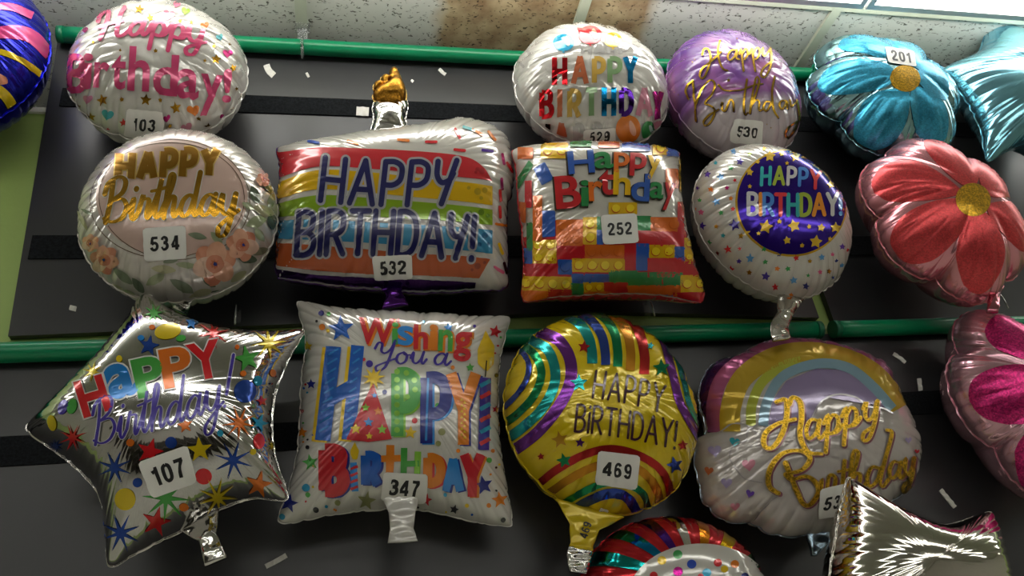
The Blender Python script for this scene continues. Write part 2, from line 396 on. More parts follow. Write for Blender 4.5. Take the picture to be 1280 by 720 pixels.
class Balloon:
    def __init__(s, name, label, mat, bbox=None, outline=None, px=None, thick=.30, yaw=0, tilt=0, roll=0, k=(0, 0, 1), group='foil balloons hung on the dark panels',
                 fold=1.0, seed=1, lift=0.0, grooves=None, ncrease=46, seam_mat=None, power=.5, part_of=None, Y=None, seam=True, facets=0, back_mat=None):
        s.k = k; s.rng = np.random.RandomState(seed); s.fold = fold; s.power = power; s.mats_done = {}
        s.R = np.array((Matrix.Rotation(math.radians(yaw), 3, 'Z') @ Matrix.Rotation(math.radians(tilt), 3, 'X') @ Matrix.Rotation(math.radians(roll), 3, 'Y')))
        if px is not None:                       # outline traced on the photo, cast on to the balloon's middle plane
            q = np.array([s.P(p) for p in px], float); q = cr(q, 8, closed=True) if len(px) > 5 else q
            s.H = thick
            Ym = (PANEL_Y - .0055 - s.H - lift) if Y is None else Y
            W = on_plane(q, Ym)
            ctr = np.array([(W[:, 0].min() + W[:, 0].max()) / 2, Ym, (W[:, 2].min() + W[:, 2].max()) / 2])
            O = np.column_stack([W[:, 0] - ctr[0], W[:, 2] - ctr[2]]); s.c = ctr
            a = O; b = np.roll(O, -1, 0)
            if (a[:, 0] * b[:, 1] - b[:, 0] * a[:, 1]).sum() < 0: O = O[::-1]
        else:
            O = np.array(outline if outline is not None else ROUND, float)
        j0 = np.argmin(np.arctan2(O[:, 1], O[:, 0])); O = np.roll(O, -j0, axis=0)
        ext = np.vstack([O, O[:1]]); d = np.r_[0, np.cumsum(np.linalg.norm(np.diff(ext, axis=0), axis=1))]
        t = np.linspace(0, d[-1], NJ, endpoint=False)
        O = np.column_stack([np.interp(t, d, ext[:, i]) for i in (0, 1)])
        s.S, s.G = poisson(O)
        s.O = O
        if px is None:
            x0, y0, x1, y1 = bbox; su = sv = .15
            c = on_plane([((x0 + x1) / 2, (y0 + y1) / 2)], PANEL_Y - .1)[0]
            S_ = np.array([0, .3, .5, .65, .8, .9, .96, .99, 1.0])
            hh = np.array([[np.interp(q, s.S, s.G[:, int(j * s.G.shape[1] / NJ)]) for j in range(0, NJ, 6)] for q in S_]); hh = mylar(hh) if power == .5 else hh ** power
            for _ in range(40):
                H = thick * (su + sv); c[1] = PANEL_Y - .0055 - H - lift
                uu = (O[::6, 0][None] * S_[:, None] * su).ravel(); vv = (O[::6, 1][None] * S_[:, None] * sv).ravel(); ww = (hh * H).ravel()
                L_ = np.vstack([np.column_stack([uu, -ww, vv]), np.column_stack([uu, ww, vv])])
                q = project(c + L_ @ s.R.T); lo, hi = q.min(0), q.max(0)
                su *= ((x1 - x0) / (hi[0] - lo[0])) ** .8; sv *= ((y1 - y0) / (hi[1] - lo[1])) ** .8
                dep = (c - CAM) @ R_WC[:, 2]
                sh = np.array([(x0 + x1) / 2 - (lo[0] + hi[0]) / 2, (y0 + y1) / 2 - (lo[1] + hi[1]) / 2]) * dep / FPX
                c[0] += sh[0] * .9; c[2] -= sh[1] * .8
            s.c = c; s.H = thick * (su + sv); s.O = O * np.array([su, sv])
        s.size = np.abs(s.O).max()
        # creases that run in from the seam
        rg = s.rng; a = np.arange(NJ) / NJ
        def creases(n, wlo, whi, jit=.35):
            C = np.zeros(NJ); pos = (np.arange(n) + rg.uniform(-jit, jit, n)) / n
            for p in pos:
                dd = np.abs((a - p + .5) % 1 - .5); C = np.maximum(C, rg.uniform(.35, 1.0) * np.exp(-dd / rg.uniform(wlo, whi)))
            return C
        s.C1 = creases(ncrease, .15 / ncrease, .3 / ncrease); s.C2 = creases(int(ncrease * 2.8), .1 / ncrease, .14 / ncrease); s.C3 = creases(max(8, ncrease // 3), .5 / ncrease, .9 / ncrease)
        s.L1 = np.interp(a, np.linspace(0, 1, 60), rg.uniform(.05, .16, 60), period=1.0)
        s.O = s.O * (1 - .024 * fold * s.C1 - .012 * fold * s.C3)[:, None]
        s.th = np.unwrap(np.arctan2(s.O[:, 1], s.O[:, 0])); s.rad = np.linalg.norm(s.O, axis=1)
        o = np.argsort((s.th + math.pi) % (2 * math.pi)); s.th_s = ((s.th + math.pi) % (2 * math.pi))[o]; s.j_s = o
        s.groove = np.zeros(NJ)
        for g in (grooves or []):
            dd = np.abs((s.th - g + math.pi) % (2 * math.pi) - math.pi); s.groove = np.maximum(s.groove, np.exp(-dd / .13))
        # root and body
        if part_of is None:
            s.root = empty(name, s.c); s.root.matrix_world = Matrix.Translation(Vector(s.c)) @ Matrix(s.R.tolist()).to_4x4()
            tag(s.root, label, 'balloon', group)
        else: s.root = part_of.root
        s.off = np.zeros(3) if part_of is None else np.array(part_of.R).T @ (s.c - part_of.c)
        s.body(mat, name if part_of is not None else 'foil_body', seam_mat, seam, back_mat)
    def P(s, p): return (s.k[0] + p[0] / s.k[2], s.k[1] + p[1] / s.k[2])
    def px(s, A): A = np.asarray(A, float).reshape(-1, 2); return np.array([s.k[0], s.k[1]]) + A / s.k[2]
    def h(s, S, J, fold=True):
        m = s.G.shape[1]; jj = (J / NJ * m) % m; j0 = np.floor(jj).astype(int) % m; j1 = (j0 + 1) % m; fj = jj - np.floor(jj)
        n = len(s.S) - 1; t = n * (1 - np.clip(1 - S, 0, 1) ** (1 / 1.5)); i0 = np.clip(np.floor(t).astype(int), 0, n - 1); fi = t - i0
        g = (s.G[i0, j0] * (1 - fj) + s.G[i0, j1] * fj) * (1 - fi) + (s.G[i0 + 1, j0] * (1 - fj) + s.G[i0 + 1, j1] * fj) * fi
        w = s.H * (mylar(g) if s.power == .5 else np.maximum(g, 0) ** s.power)
        if s.groove.any():
            q0 = np.floor(J).astype(int) % NJ; e = np.clip((S - .2) / .6, 0, 1)
            w = w * (1 - .16 * s.groove[q0] * e * e * (3 - 2 * e))
        if fold and s.fold > 0:
            q0 = np.floor(J).astype(int) % NJ; q1 = (q0 + 1) % NJ; fq = J - np.floor(J)
            I = lambda A: A[q0] * (1 - fq) + A[q1] * fq
            e = (1 - S); fade = np.clip((S - .58) / .32, 0, 1); fade = fade * fade * (3 - 2 * fade)
            w = w * (1 - s.fold * fade * (.135 * I(s.C1) * np.exp(-e / I(s.L1)) + .105 * I(s.C2) * np.exp(-e / .10) + .03 * I(s.C3) * np.exp(-e / .3)))
        return w
    def sj(s, U):
        th = (np.arctan2(U[:, 1], U[:, 0]) + math.pi) % (2 * math.pi)
        i = np.searchsorted(s.th_s, th) % NJ; ia = s.j_s[i - 1]; ib = s.j_s[i]
        ta, tb = s.th_s[i - 1], s.th_s[i]; d = (tb - ta) % (2 * math.pi); f = np.where(d > 1e-9, ((th - ta) % (2 * math.pi)) / np.maximum(d, 1e-9), 0)
        step = np.where((ib - ia) % NJ < NJ / 2, (ib - ia) % NJ, (ib - ia) % NJ - NJ)
        J = (ia + f * step) % NJ; R = s.rad[ia] * (1 - f) + s.rad[ib] * f
        return np.linalg.norm(U, axis=1) / R, J, R
    def surf(s, U, off):
        """points on the front skin over (u,v), lifted by off along the normal"""
        def w(Q):
            S, J, R = s.sj(Q); return s.h(np.clip(S, 0, .9995), J)
        S, J, R = s.sj(U); U = U * np.minimum(1, .9985 / np.maximum(S, 1e-6))[:, None]
        e = .0012; z = w(U)
        gx = (w(U + [e, 0]) - w(U - [e, 0])) / (2 * e); gy = (w(U + [0, e]) - w(U - [0, e])) / (2 * e)
        n = np.column_stack([-gx, -gy, np.ones(len(U))]); n /= np.linalg.norm(n, axis=1)[:, None]
        Q = np.column_stack([U, z]) + n * np.reshape(off, (-1, 1))
        return np.column_stack([Q[:, 0], -Q[:, 2], Q[:, 1]]) + s.off
    def uv(s, A):
        """crop coordinates of the photo -> place on the balloon's skin"""
        d = rays(s.px(A)) @ s.R; o = (CAM - s.c) @ s.R
        def at(w):
            t = (-w - o[1]) / d[:, 1]; return np.column_stack([o[0] + t * d[:, 0], o[2] + t * d[:, 2]])
        def f(w):
            U = at(w); S, J, R = s.sj(U); g = s.h(np.clip(S, 0, 1), J, fold=False)
            return w - np.where(S > 1, -.3 * (S - 1) * R, g)
        n = len(d); lo = np.full(n, s.H * 1.02); hi = np.full(n, np.nan); best = np.full(n, 1e9); bw = np.zeros(n)
        prev = lo.copy()
        for q in np.linspace(1.02, -.15, 22)[1:]:
            w = np.full(n, q * s.H); v = f(w)
            hit = np.isnan(hi) & (v <= 0); hi[hit] = w[hit]; lo[hit] = prev[hit]
            nb = np.isnan(hi) & (v < best); best[nb] = v[nb]; bw[nb] = w[nb]
            prev = w
        miss = np.isnan(hi); lo[miss] = bw[miss]; hi[miss] = bw[miss]
        for _ in range(9):
            m = (lo + hi) / 2; v = f(m); up = v > 0; lo = np.where(up, m, lo); hi = np.where(up, hi, m)
        U = at(np.where(miss, bw, (lo + hi) / 2))
        return U
    def body(s, mat, name, seam_mat, seam, back_mat):
        SS = 1 - (1 - np.linspace(0, 1, NS + 1)[1:]) ** 1.7; SB = (1 - (1 - np.linspace(0, 1, 15)[1:-1]) ** 1.7)[::-1]
        J = np.arange(NJ, dtype=float); V = [np.array([[0, -s.h(np.zeros(1), np.zeros(1))[0], 0]])]
        for q in SS:
            w = s.h(np.full(NJ, q), J); V.append(np.column_stack([s.O[:, 0] * q, -w, s.O[:, 1] * q]))
        for q in SB:
            w = s.h(np.full(NJ, q), J); V.append(np.column_stack([s.O[:, 0] * q, w, s.O[:, 1] * q]))
        V.append(np.array([[0, s.h(np.zeros(1), np.zeros(1))[0], 0]]))
        V = np.vstack(V) + s.off; F = [(0, 1 + k, 1 + (k + 1) % NJ) for k in range(NJ)]; nr = len(SS) + len(SB)
        for i in range(nr - 1):
            a = 1 + i * NJ; b = a + NJ
            F += [(a + k, b + k, b + (k + 1) % NJ, a + (k + 1) % NJ) for k in range(NJ)]
        a = 1 + (nr - 1) * NJ; F += [(a + k, len(V) - 1, a + (k + 1) % NJ) for k in range(NJ)]
        mi = np.zeros(len(F), int); mi[NJ * NS:] = 1
        s.body_obj = link(name, mesh(name, V, F, mi), s.root, [mat, back_mat or mat])
        if seam:
            rg = s.rng; wv = np.interp(np.arange(NJ), np.arange(0, NJ, 4), rg.uniform(-1, 1, len(range(0, NJ, 4))), period=NJ) * .0016
            N_ = s.O / np.linalg.norm(s.O, axis=1)[:, None]
            V = []; F = []
            wd = .0018 + .0008 * np.abs(wv) / .0022
            for q, z in ((-.002, 0), (.5, .6), (1.0, 1.0)):
                for sd in (-1, 1):
                    W = s.O + N_ * (wd * q)[:, None]; V.append(np.column_stack([W[:, 0], wv * z + sd * .0003, W[:, 1]]))
            V = np.vstack(V) + s.off; r = lambda i: np.arange(NJ) + i * NJ
            for a, b in ((0, 2), (2, 4), (4, 5), (5, 3), (3, 1)):
                F += [(a * NJ + k, b * NJ + k, b * NJ + (k + 1) % NJ, a * NJ + (k + 1) % NJ) for k in range(NJ)]
            link('seam', mesh('seam', V, F), s.root, [seam_mat or mat])
    # ---- print: each item is (verts in crop px, faces, material)
    def put(s, name, items, layer=1, parent=None, uvspace=False, label=None, join=False):
        """each printed piece becomes a part of its own; join=True keeps specks too small to tell apart in one"""
        if not items: return None
        U = np.vstack([np.asarray(it[0], float) for it in items])
        if not uvspace: U = s.uv(U)
        off = np.concatenate([np.full(len(it[0]), .00045 * (it[3] if len(it) > 3 else layer) + .0005) for it in items])
        Q = s.surf(U, off); n = 0; o = None
        if join:
            mats = []; F = []; MI = []
            for it in items:
                if it[2] not in mats: mats.append(it[2])
                F += [tuple(i + n for i in q) for q in it[1]]; MI += [mats.index(it[2])] * len(it[1]); n += len(it[0])
            o = link(name, mesh(name, Q, F, MI), s.root, mats); o['kind'] = 'stuff'
            return o
        for it in items:
            m = len(it[0]); o = link(it[4] if len(it) > 4 else name, mesh(name, Q[n:n + m], it[1]), parent or s.root, [it[2]]); n += m
            if label: o['label'] = label
        return o
    def poly(s, pts, m, layer=1, step=3.0): v, f = blob(pts, step * s.k[2]); return (v, f, m, layer)
    def band(s, pts, width, m, layer=1, cap='butt', n=8, thin=1.0): v, f = ribbon(cr(pts, n), width, cap, step=2.5 * s.k[2], thin=thin); return (v, f, m, layer)
    def stars(s, lst, mats, layer=1, inner=.42, name='printed_star', n=5):
        s.put(name, [s.poly(star_pts(x, y, r, n, inner, s.rng.uniform(-.3, .3)), mats[c], layer, 2.2) for x, y, r, c in lst], layer)
    def dots(s, lst, mats, layer=1, name='printed_dot'):
        s.put(name, [s.poly(ell_pts(*q[:-1]), mats[q[-1]], layer, 2.5) for q in lst], layer)
    def word(s, name, chars, base, h, width, mats, layer=3, outline=None, owidth=0, **kw):
        g = stroke_word(chars, base, h, width, **kw); it = []
        ms = mats if isinstance(mats, (list, tuple)) else [mats] * len(g)
        if outline is not None:
            for v, f in stroke_word(chars, base, h, width + owidth, **kw): it.append((v, f, outline, layer - 1, 'letter_outline'))
        for (v, f), m in zip(g, ms): it.append((v, f, m, layer))
        return s.put(name, it, layer)
    def glyphs(s, name, lst, layer=3, outline=None, obold=.03, bold=.025, grow=4, shift=(0, 0)):
        """lst: (char, (x0,y0,x1,y1), material[, rot])"""
        it = []
        for q in lst:
            r = q[3] if len(q) > 3 else 0.0; b = q[1]
            if outline is not None:
                v, f = font_box(q[0], (b[0] - grow + shift[0], b[1] - grow + shift[1], b[2] + grow + shift[0], b[3] + grow + shift[1]), bold + obold, r); it.append((v, f, outline, layer - 1, 'letter_outline'))
            v, f = font_box(q[0], b, bold, r); it.append((v, f, q[2], layer))
        return s.put(name, it, layer)
    def tag(s, quad, text, tx=(.17, .83), ty=None, layer=6, italic=0.0):
        q = np.array(quad, float)
        bil = lambda a, b: (q[0] * ((1 - a) * (1 - b))[:, None] + q[1] * (a * (1 - b))[:, None] + q[2] * (a * b)[:, None] + q[3] * ((1 - a) * b)[:, None])
        r = .09; pts = []
        for cx, cy, a0 in ((1 - r, 1 - r, 0), (r, 1 - r, 90), (r, r, 180), (1 - r, r, 270)):
            for t in np.linspace(0, 90, 6): pts.append((cx + r * math.cos(math.radians(a0 + t)), cy + r * math.sin(math.radians(a0 + t))))
        v, f = blob(pts, .08); t = s.put('price_tag', [(bil(v[:, 0], v[:, 1]), f, paper(), layer)], layer, label='white rounded sticker printed with %s' % text)
        it = []; n = len(text); ww = [DIGIT[c][0] for c in text]; tot = sum(ww) + .17 * (n - 1); x = 0
        sc = np.linalg.norm(q[1] - q[0]) / np.linalg.norm(q[3] - q[0]); h_ = (tx[1] - tx[0]) * sc / tot if ty is None else ty[1] - ty[0]
        x0 = (tx[0] + tx[1]) / 2 - tot * h_ / sc / 2; y1 = .5 + h_ / 2 if ty is None else ty[1]
        for c, w_ in zip(text, ww):
            g = []
            for kind, pts in DIGIT[c][1]:
                P_ = np.array(pts, float) if kind == 'l' else cr(pts, 10)
                g.append(ribbon((P_ + [x, 0]) * 100, 19.5, 'butt', step=5))
            v, f = merge(g); v = v / 100; x += w_ + .17
            v = np.column_stack([x0 + (v[:, 0] + italic * v[:, 1]) * h_ / sc, y1 - v[:, 1] * h_])
            it.append((bil(v[:, 0], v[:, 1]), f, INK_BLACK, layer + 1))
        s.put('tag_number', it, layer + 1, parent=t)
    def neck(s, pts, widths, mat, forward=0.0, thick=.006, name='neck', seed=3, depths=None):
        """filling tail: a flattened crinkled sleeve hanging from the seam"""
        rg = np.random.RandomState(seed); C = cr(pts, 8); n = len(C); wl = np.interp(np.linspace(0, 1, n), np.linspace(0, 1, len(widths)), widths)
        T = np.gradient(C, axis=0); T /= np.linalg.norm(T, axis=1)[:, None]; nr = np.column_stack([-T[:, 1], T[:, 0]])
        fw = np.interp(np.linspace(0, 1, n), np.linspace(0, 1, len(depths)), depths) if depths else np.full(n, forward)
        V = []; seg = 28
        for i in range(n):
            L_ = on_plane(s.px([C[i] - nr[i] * wl[i] / 2, C[i] + nr[i] * wl[i] / 2]), s.c[1] - fw[i])
            mid = L_.mean(0); ax = (L_[1] - L_[0]) / 2; q = rg.uniform(-.0005, .0005, seg)
            for k in range(seg):
                a = 2 * math.pi * k / seg
                V.append(mid + ax * math.cos(a) + np.array([0, -1, 0]) * (math.sin(a) * thick + q[k] + .0012 * math.sin(3 * a + i * .5) + .0009 * math.sin(i * 1.1)))
        F = [(i * seg + k, i * seg + (k + 1) % seg, (i + 1) * seg + (k + 1) % seg, (i + 1) * seg + k) for i in range(n - 1) for k in range(seg)]
        F += [tuple(range(seg))[::-1], tuple(range((n - 1) * seg, n * seg))]
        V = (np.array(V) - (s.c - s.R @ s.off)) @ s.R
        return link(name, mesh(name, V, F), s.root, [mat])

# ------------------------------------------------------------------ surfaces of the shop
def mix_noise(nt, b, c0, c1, scale, lo=.35, hi=.65, detail=4, coord='Object', vec_scale=None):
    tc = N(nt, 'ShaderNodeTexCoord'); n = N(nt, 'ShaderNodeTexNoise', i_Scale=scale, i_Detail=float(detail))
    src = tc.outputs[coord]
    if vec_scale:
        mp = N(nt, 'ShaderNodeMapping'); mp.inputs['Scale'].default_value = vec_scale; nt.links.new(src, mp.inputs[0]); src = mp.outputs[0]
    nt.links.new(src, n.inputs['Vector'])
    r = N(nt, 'ShaderNodeValToRGB'); r.color_ramp.elements[0].position = lo; r.color_ramp.elements[1].position = hi
    r.color_ramp.elements[0].color = c0; r.color_ramp.elements[1].color = c1
    nt.links.new(n.outputs['Fac'], r.inputs[0])
    if b is not None: nt.links.new(r.outputs[0], b.inputs['Base Color'])
    return tc, n, r
def plain(name, col, rough=.5, metal=0.0, var=.12, scale=8.0, spec=.5, bump=0.0, bscale=60.0):
    m, nt, b = nodes_of(name); c = lin(col)
    mix_noise(nt, b, tuple(x * (1 - var) for x in c[:3]) + (1,), tuple(min(1, x * (1 + var)) for x in c[:3]) + (1,), scale)
    b.inputs['Roughness'].default_value = rough; b.inputs['Metallic'].default_value = metal; b.inputs['Specular IOR Level'].default_value = spec
    if bump:
        tc = N(nt, 'ShaderNodeTexCoord'); n = N(nt, 'ShaderNodeTexNoise', i_Scale=bscale, i_Detail=3.0); bp = N(nt, 'ShaderNodeBump', i_Distance=bump)
        nt.links.new(tc.outputs['Object'], n.inputs['Vector']); nt.links.new(n.outputs['Fac'], bp.inputs['Height']); nt.links.new(bp.outputs['Normal'], b.inputs['Normal'])
    return m
def tile_mat(name, stain=0):
    """fissured mineral-fibre tile; stain = 1 or 2 puts an old brown water stain on part of it"""
    m, nt, b = nodes_of(name); b.inputs['Roughness'].default_value = .9
    tc = N(nt, 'ShaderNodeTexCoord'); geo = N(nt, 'ShaderNodeNewGeometry')
    mp = N(nt, 'ShaderNodeMapping'); mp.inputs['Scale'].default_value = (46, 120, 1); nt.links.new(geo.outputs['Position'], mp.inputs[0])
    n = N(nt, 'ShaderNodeTexNoise', i_Scale=1.0, i_Detail=1.5, i_Distortion=.5); nt.links.new(mp.outputs[0], n.inputs['Vector'])
    sb = N(nt, 'ShaderNodeMath', operation='SUBTRACT'); sb.inputs[1].default_value = .5; nt.links.new(n.outputs['Fac'], sb.inputs[0])
    ab = N(nt, 'ShaderNodeMath', operation='ABSOLUTE'); nt.links.new(sb.outputs[0], ab.inputs[0])
    mp2 = N(nt, 'ShaderNodeMapping'); mp2.inputs['Scale'].default_value = (85, 85, 1); mp2.inputs['Location'].default_value = (3.1, 7.7, 0); nt.links.new(geo.outputs['Position'], mp2.inputs[0])
    nm = N(nt, 'ShaderNodeTexNoise', i_Scale=1.0, i_Detail=2.0); nt.links.new(mp2.outputs[0], nm.inputs['Vector'])
    mk = N(nt, 'ShaderNodeMapRange'); mk.inputs['From Min'].default_value = .50; mk.inputs['From Max'].default_value = .56; mk.inputs['To Max'].default_value = 0.0; mk.inputs['To Min'].default_value = .3; nt.links.new(nm.outputs['Fac'], mk.inputs['Value'])
    ad = N(nt, 'ShaderNodeMath', operation='ADD'); nt.links.new(ab.outputs[0], ad.inputs[0]); nt.links.new(mk.outputs[0], ad.inputs[1])
    r = N(nt, 'ShaderNodeValToRGB'); r.color_ramp.elements[0].position = .018; r.color_ramp.elements[1].position = .035
    r.color_ramp.elements[0].color = (.2, .19, .17, 1); r.color_ramp.elements[1].color = (1, 1, 1, 1); nt.links.new(ad.outputs[0], r.inputs[0])
    base = N(nt, 'ShaderNodeRGB'); base.outputs[0].default_value = lin('#c3c4bb'); src = base.outputs[0]
    if stain:
        n2 = N(nt, 'ShaderNodeTexNoise', i_Scale=5.0, i_Detail=4.0); nt.links.new(geo.outputs['Position'], n2.inputs['Vector'])
        sx = N(nt, 'ShaderNodeSeparateXYZ'); nt.links.new(geo.outputs['Position'], sx.inputs[0])
        ma = N(nt, 'ShaderNodeMath', operation='MULTIPLY_ADD'); ma.inputs[1].default_value = .16; nt.links.new(n2.outputs['Fac'], ma.inputs[0]); nt.links.new(sx.outputs[0], ma.inputs[2])
        mr = N(nt, 'ShaderNodeMapRange'); nt.links.new(ma.outputs[0], mr.inputs['Value'])
        if stain == 1: mr.inputs['From Min'].default_value = .30; mr.inputs['From Max'].default_value = .335
        else: mr.inputs['From Min'].default_value = .82; mr.inputs['From Max'].default_value = .79
        n3 = N(nt, 'ShaderNodeTexNoise', i_Scale=22.0, i_Detail=5.0); nt.links.new(geo.outputs['Position'], n3.inputs['Vector'])
        rr = N(nt, 'ShaderNodeValToRGB'); rr.color_ramp.elements[0].color = lin('#84694a'); rr.color_ramp.elements[1].color = lin('#b8a480'); rr.color_ramp.elements[0].position = .3; rr.color_ramp.elements[1].position = .7
        nt.links.new(n3.outputs['Fac'], rr.inputs[0])
        mx = N(nt, 'ShaderNodeMix', data_type='RGBA'); nt.links.new(mr.outputs[0], mx.inputs[0]); nt.links.new(src, mx.inputs[6]); nt.links.new(rr.outputs[0], mx.inputs[7]); src = mx.outputs[2]
    mu = N(nt, 'ShaderNodeMix', data_type='RGBA', blend_type='MULTIPLY'); mu.inputs[0].default_value = 1; nt.links.new(src, mu.inputs[6]); nt.links.new(r.outputs[0], mu.inputs[7])
    nt.links.new(mu.outputs[2], b.inputs['Base Color'])
    bp = N(nt, 'ShaderNodeBump', i_Distance=.003, i_Strength=.8); nt.links.new(r.outputs[0], bp.inputs['Height']); nt.links.new(bp.outputs['Normal'], b.inputs['Normal'])
    return m

M_WALL = plain('green_wall_paint', '#98b05f', .55, var=.05, bump=.0006)
M_RAIL = plain('olive_rail_paint', '#97a468', .5, var=.05)
M_WHITE = plain('off_white_paint', '#d9d6cc', .6, var=.04)
M_PANEL = plain('black_panel', '#2e2e30', .32, var=.15, scale=3.0)
M_BAND = plain('black_felt', '#16181b', .92, var=.5, scale=260.0, spec=.15)
M_POLE = plain('green_plastic', '#048457', .30, var=.04)
M_POLECAP = plain('green_plastic_cap', '#056c47', .4, var=.04)
M_TBAR = plain('painted_steel', '#b4b9a6', .45, var=.03)
M_FLOOR = plain('vinyl_floor', '#dcd8d0', .35, var=.08, scale=3.0)
M_TILE = tile_mat('ceiling_tile'); M_TILE1 = tile_mat('ceiling_tile_stained', 1); M_TILE2 = tile_mat('ceiling_tile_stained', 2)
INK_BLACK = foil('#101010', 0.0, .5, 0.0)

# ceiling ------------------------------------------------------------
CZ = EYE + 1.39; TX0 = -.049; TW = .61; TY0 = 1.10; TL = 1.22
XR = range(-8, 10); YR = range(-6, 2)
X_LO, X_HI = TX0 + TW * XR[0], TX0 + TW * (XR[-1] + 1); Y_LO, Y_HI = TY0 + TL * (YR[0] - 1), TY0 + TL * YR[-1] + .02
Y_HI = TY0 + TL * 1
ceil = struct('ceiling', box_mesh('ceiling', X_LO, X_HI, Y_LO, Y_HI, CZ + .10, CZ + .14), M_WHITE)
tm = {k: box_mesh('ceiling_tile', .004, TW - .004, -TL + .004, -.004, .004, .02) for k in 'abc'}
for k, m in zip('abc', (M_TILE, M_TILE1, M_TILE2)): tm[k].materials.append(m)
for i in XR:
    for j in YR:
        o = link('ceiling_tile', tm['b' if (i, j) == (0, 1) else 'c' if (i, j) == (1, 1) else 'a'], ceil); o.location = (TX0 + TW * i, TY0 + TL * j, CZ)
for i in list(XR) + [XR[-1] + 1]:
    x = TX0 + TW * i; link('grid_bar', box_mesh('grid_bar', x - .012, x + .012, Y_LO, Y_HI, CZ - .004, CZ + .10), ceil, [M_TBAR])
for j in [YR[0] - 1] + list(YR):
    y = TY0 + TL * j; link('grid_bar', box_mesh('grid_bar', X_LO, X_HI, y - .012, y + .012, CZ - .0035, CZ + .09), ceil, [M_TBAR])
mL, nt, b = nodes_of('lit_diffuser'); b.inputs['Base Color'].default_value = (.9, .9, .88, 1)
b.inputs['Emission Color'].default_value = LIGHT_COL + (1,); b.inputs['Emission Strength'].default_value = LIGHT_POWER
M_LIP = plain('white_enamel', '#e6e8e4', .3, var=.02)
def wrap_light(x0, x1, y0, y1, label):
    """slim surface-mounted light: white tray, glowing acrylic pan, thin white rim"""
    q = np.array([(x, y, CZ - .07) for x in np.linspace(x0, x1, 12) for y in (y0, y1)]); q = q[(q - CAM) @ R_WC[:, 2] > .05]; q = project(q) if len(q) else np.zeros((1, 2)) - 9
    seen = ((q[:, 0] > 0) & (q[:, 0] < 1280) & (q[:, 1] > 0) & (q[:, 1] < 720)).any()      # the fittings the photo shows; the rest of the row and the other rows, the farthest of them assumed, are out of frame
    r = empty('ceiling_light' if seen else 'ceiling_light_offscreen', ((x0 + x1) / 2, (y0 + y1) / 2, CZ - .0045)); hx, hy = (x1 - x0) / 2, (y1 - y0) / 2
    tag(r, label, 'light', 'fluorescent ceiling lights')
    link('tray', box_mesh('tray', -hx + .03, hx - .03, -hy + .03, hy - .03, -.022, .0005, .003), r, [M_LIP])
    link('diffuser', box_mesh('diffuser', -hx + .008, hx - .008, -hy + .008, hy - .008, -.068, -.02, .006), r, [mL])
    V = []; F = []
    for ax, ay, z in ((hx, hy, -.056), (hx, hy, -.072), (hx - .014, hy - .014, -.073), (hx - .014, hy - .014, -.064)): V += [(-ax, -ay, z), (ax, -ay, z), (ax, ay, z), (-ax, ay, z)]
    for a in range(4):
        c = (a + 1) % 4
        for k in range(4): F.append((a * 4 + k, a * 4 + (k + 1) % 4, c * 4 + (k + 1) % 4, c * 4 + k))
    link('rim', mesh('rim', V, F, smooth=False), r, [M_LIP])
for row, y1 in enumerate((1.043, -1.0, -3.2, -5.4)):  # the last two rows are assumed, added for the foil to reflect
    for k in range(-4, 3):
        xa = 1.172 + 1.22 * k
        lb = ['slim fluorescent light in the ceiling row beside the display wall', 'slim fluorescent light in the ceiling row over the aisle', 'slim fluorescent light in the ceiling row behind the shelving', 'slim fluorescent light in the ceiling row by the far shop wall'][row]
        if row == 0 and k == -1: lb = 'fluorescent ceiling light end to end with the one over the turquoise balloons'
        if row == 0 and k == 0: lb = 'bright fluorescent light on the ceiling over the turquoise balloons'
        wrap_light(xa + .004, xa + 1.216, y1 - .09, y1, lb)
# room ---------------------------------------------------------------
struct('floor', box_mesh('floor', X_LO, X_HI, Y_LO, Y_HI, -.05, 0), M_FLOOR)
WT = EYE + 1.285 / 1.1102
wb = struct('wall_back', box_mesh('wall_back', X_LO, X_HI, 1.285, 1.36, 0, WT - .012), M_WALL)
struct('trim_1', box_mesh('trim_1', X_LO, X_HI, 1.279, 1.364, WT - .012, WT), M_WHITE)
struct('wall_far', box_mesh('wall_far', X_LO, X_HI, Y_HI, Y_HI + .1, 0, CZ + .1), M_WHITE)
struct('wall_left', box_mesh('wall_left', X_LO - .1, X_LO, Y_LO, Y_HI, 0, CZ + .1), M_WHITE)
struct('wall_right', box_mesh('wall_right', X_HI, X_HI + .1, Y_LO, Y_HI, 0, CZ + .1), M_WHITE)
struct('wall_front', box_mesh('wall_front', X_LO, X_HI, Y_LO - .1, Y_LO, 0, CZ + .1), M_WHITE)
RZ = EYE + .505 * 1.27
struct('trim_2', box_mesh('trim_2', X_LO, X_HI, 1.272, 1.288, RZ - .055, RZ + .004, .001), M_RAIL)

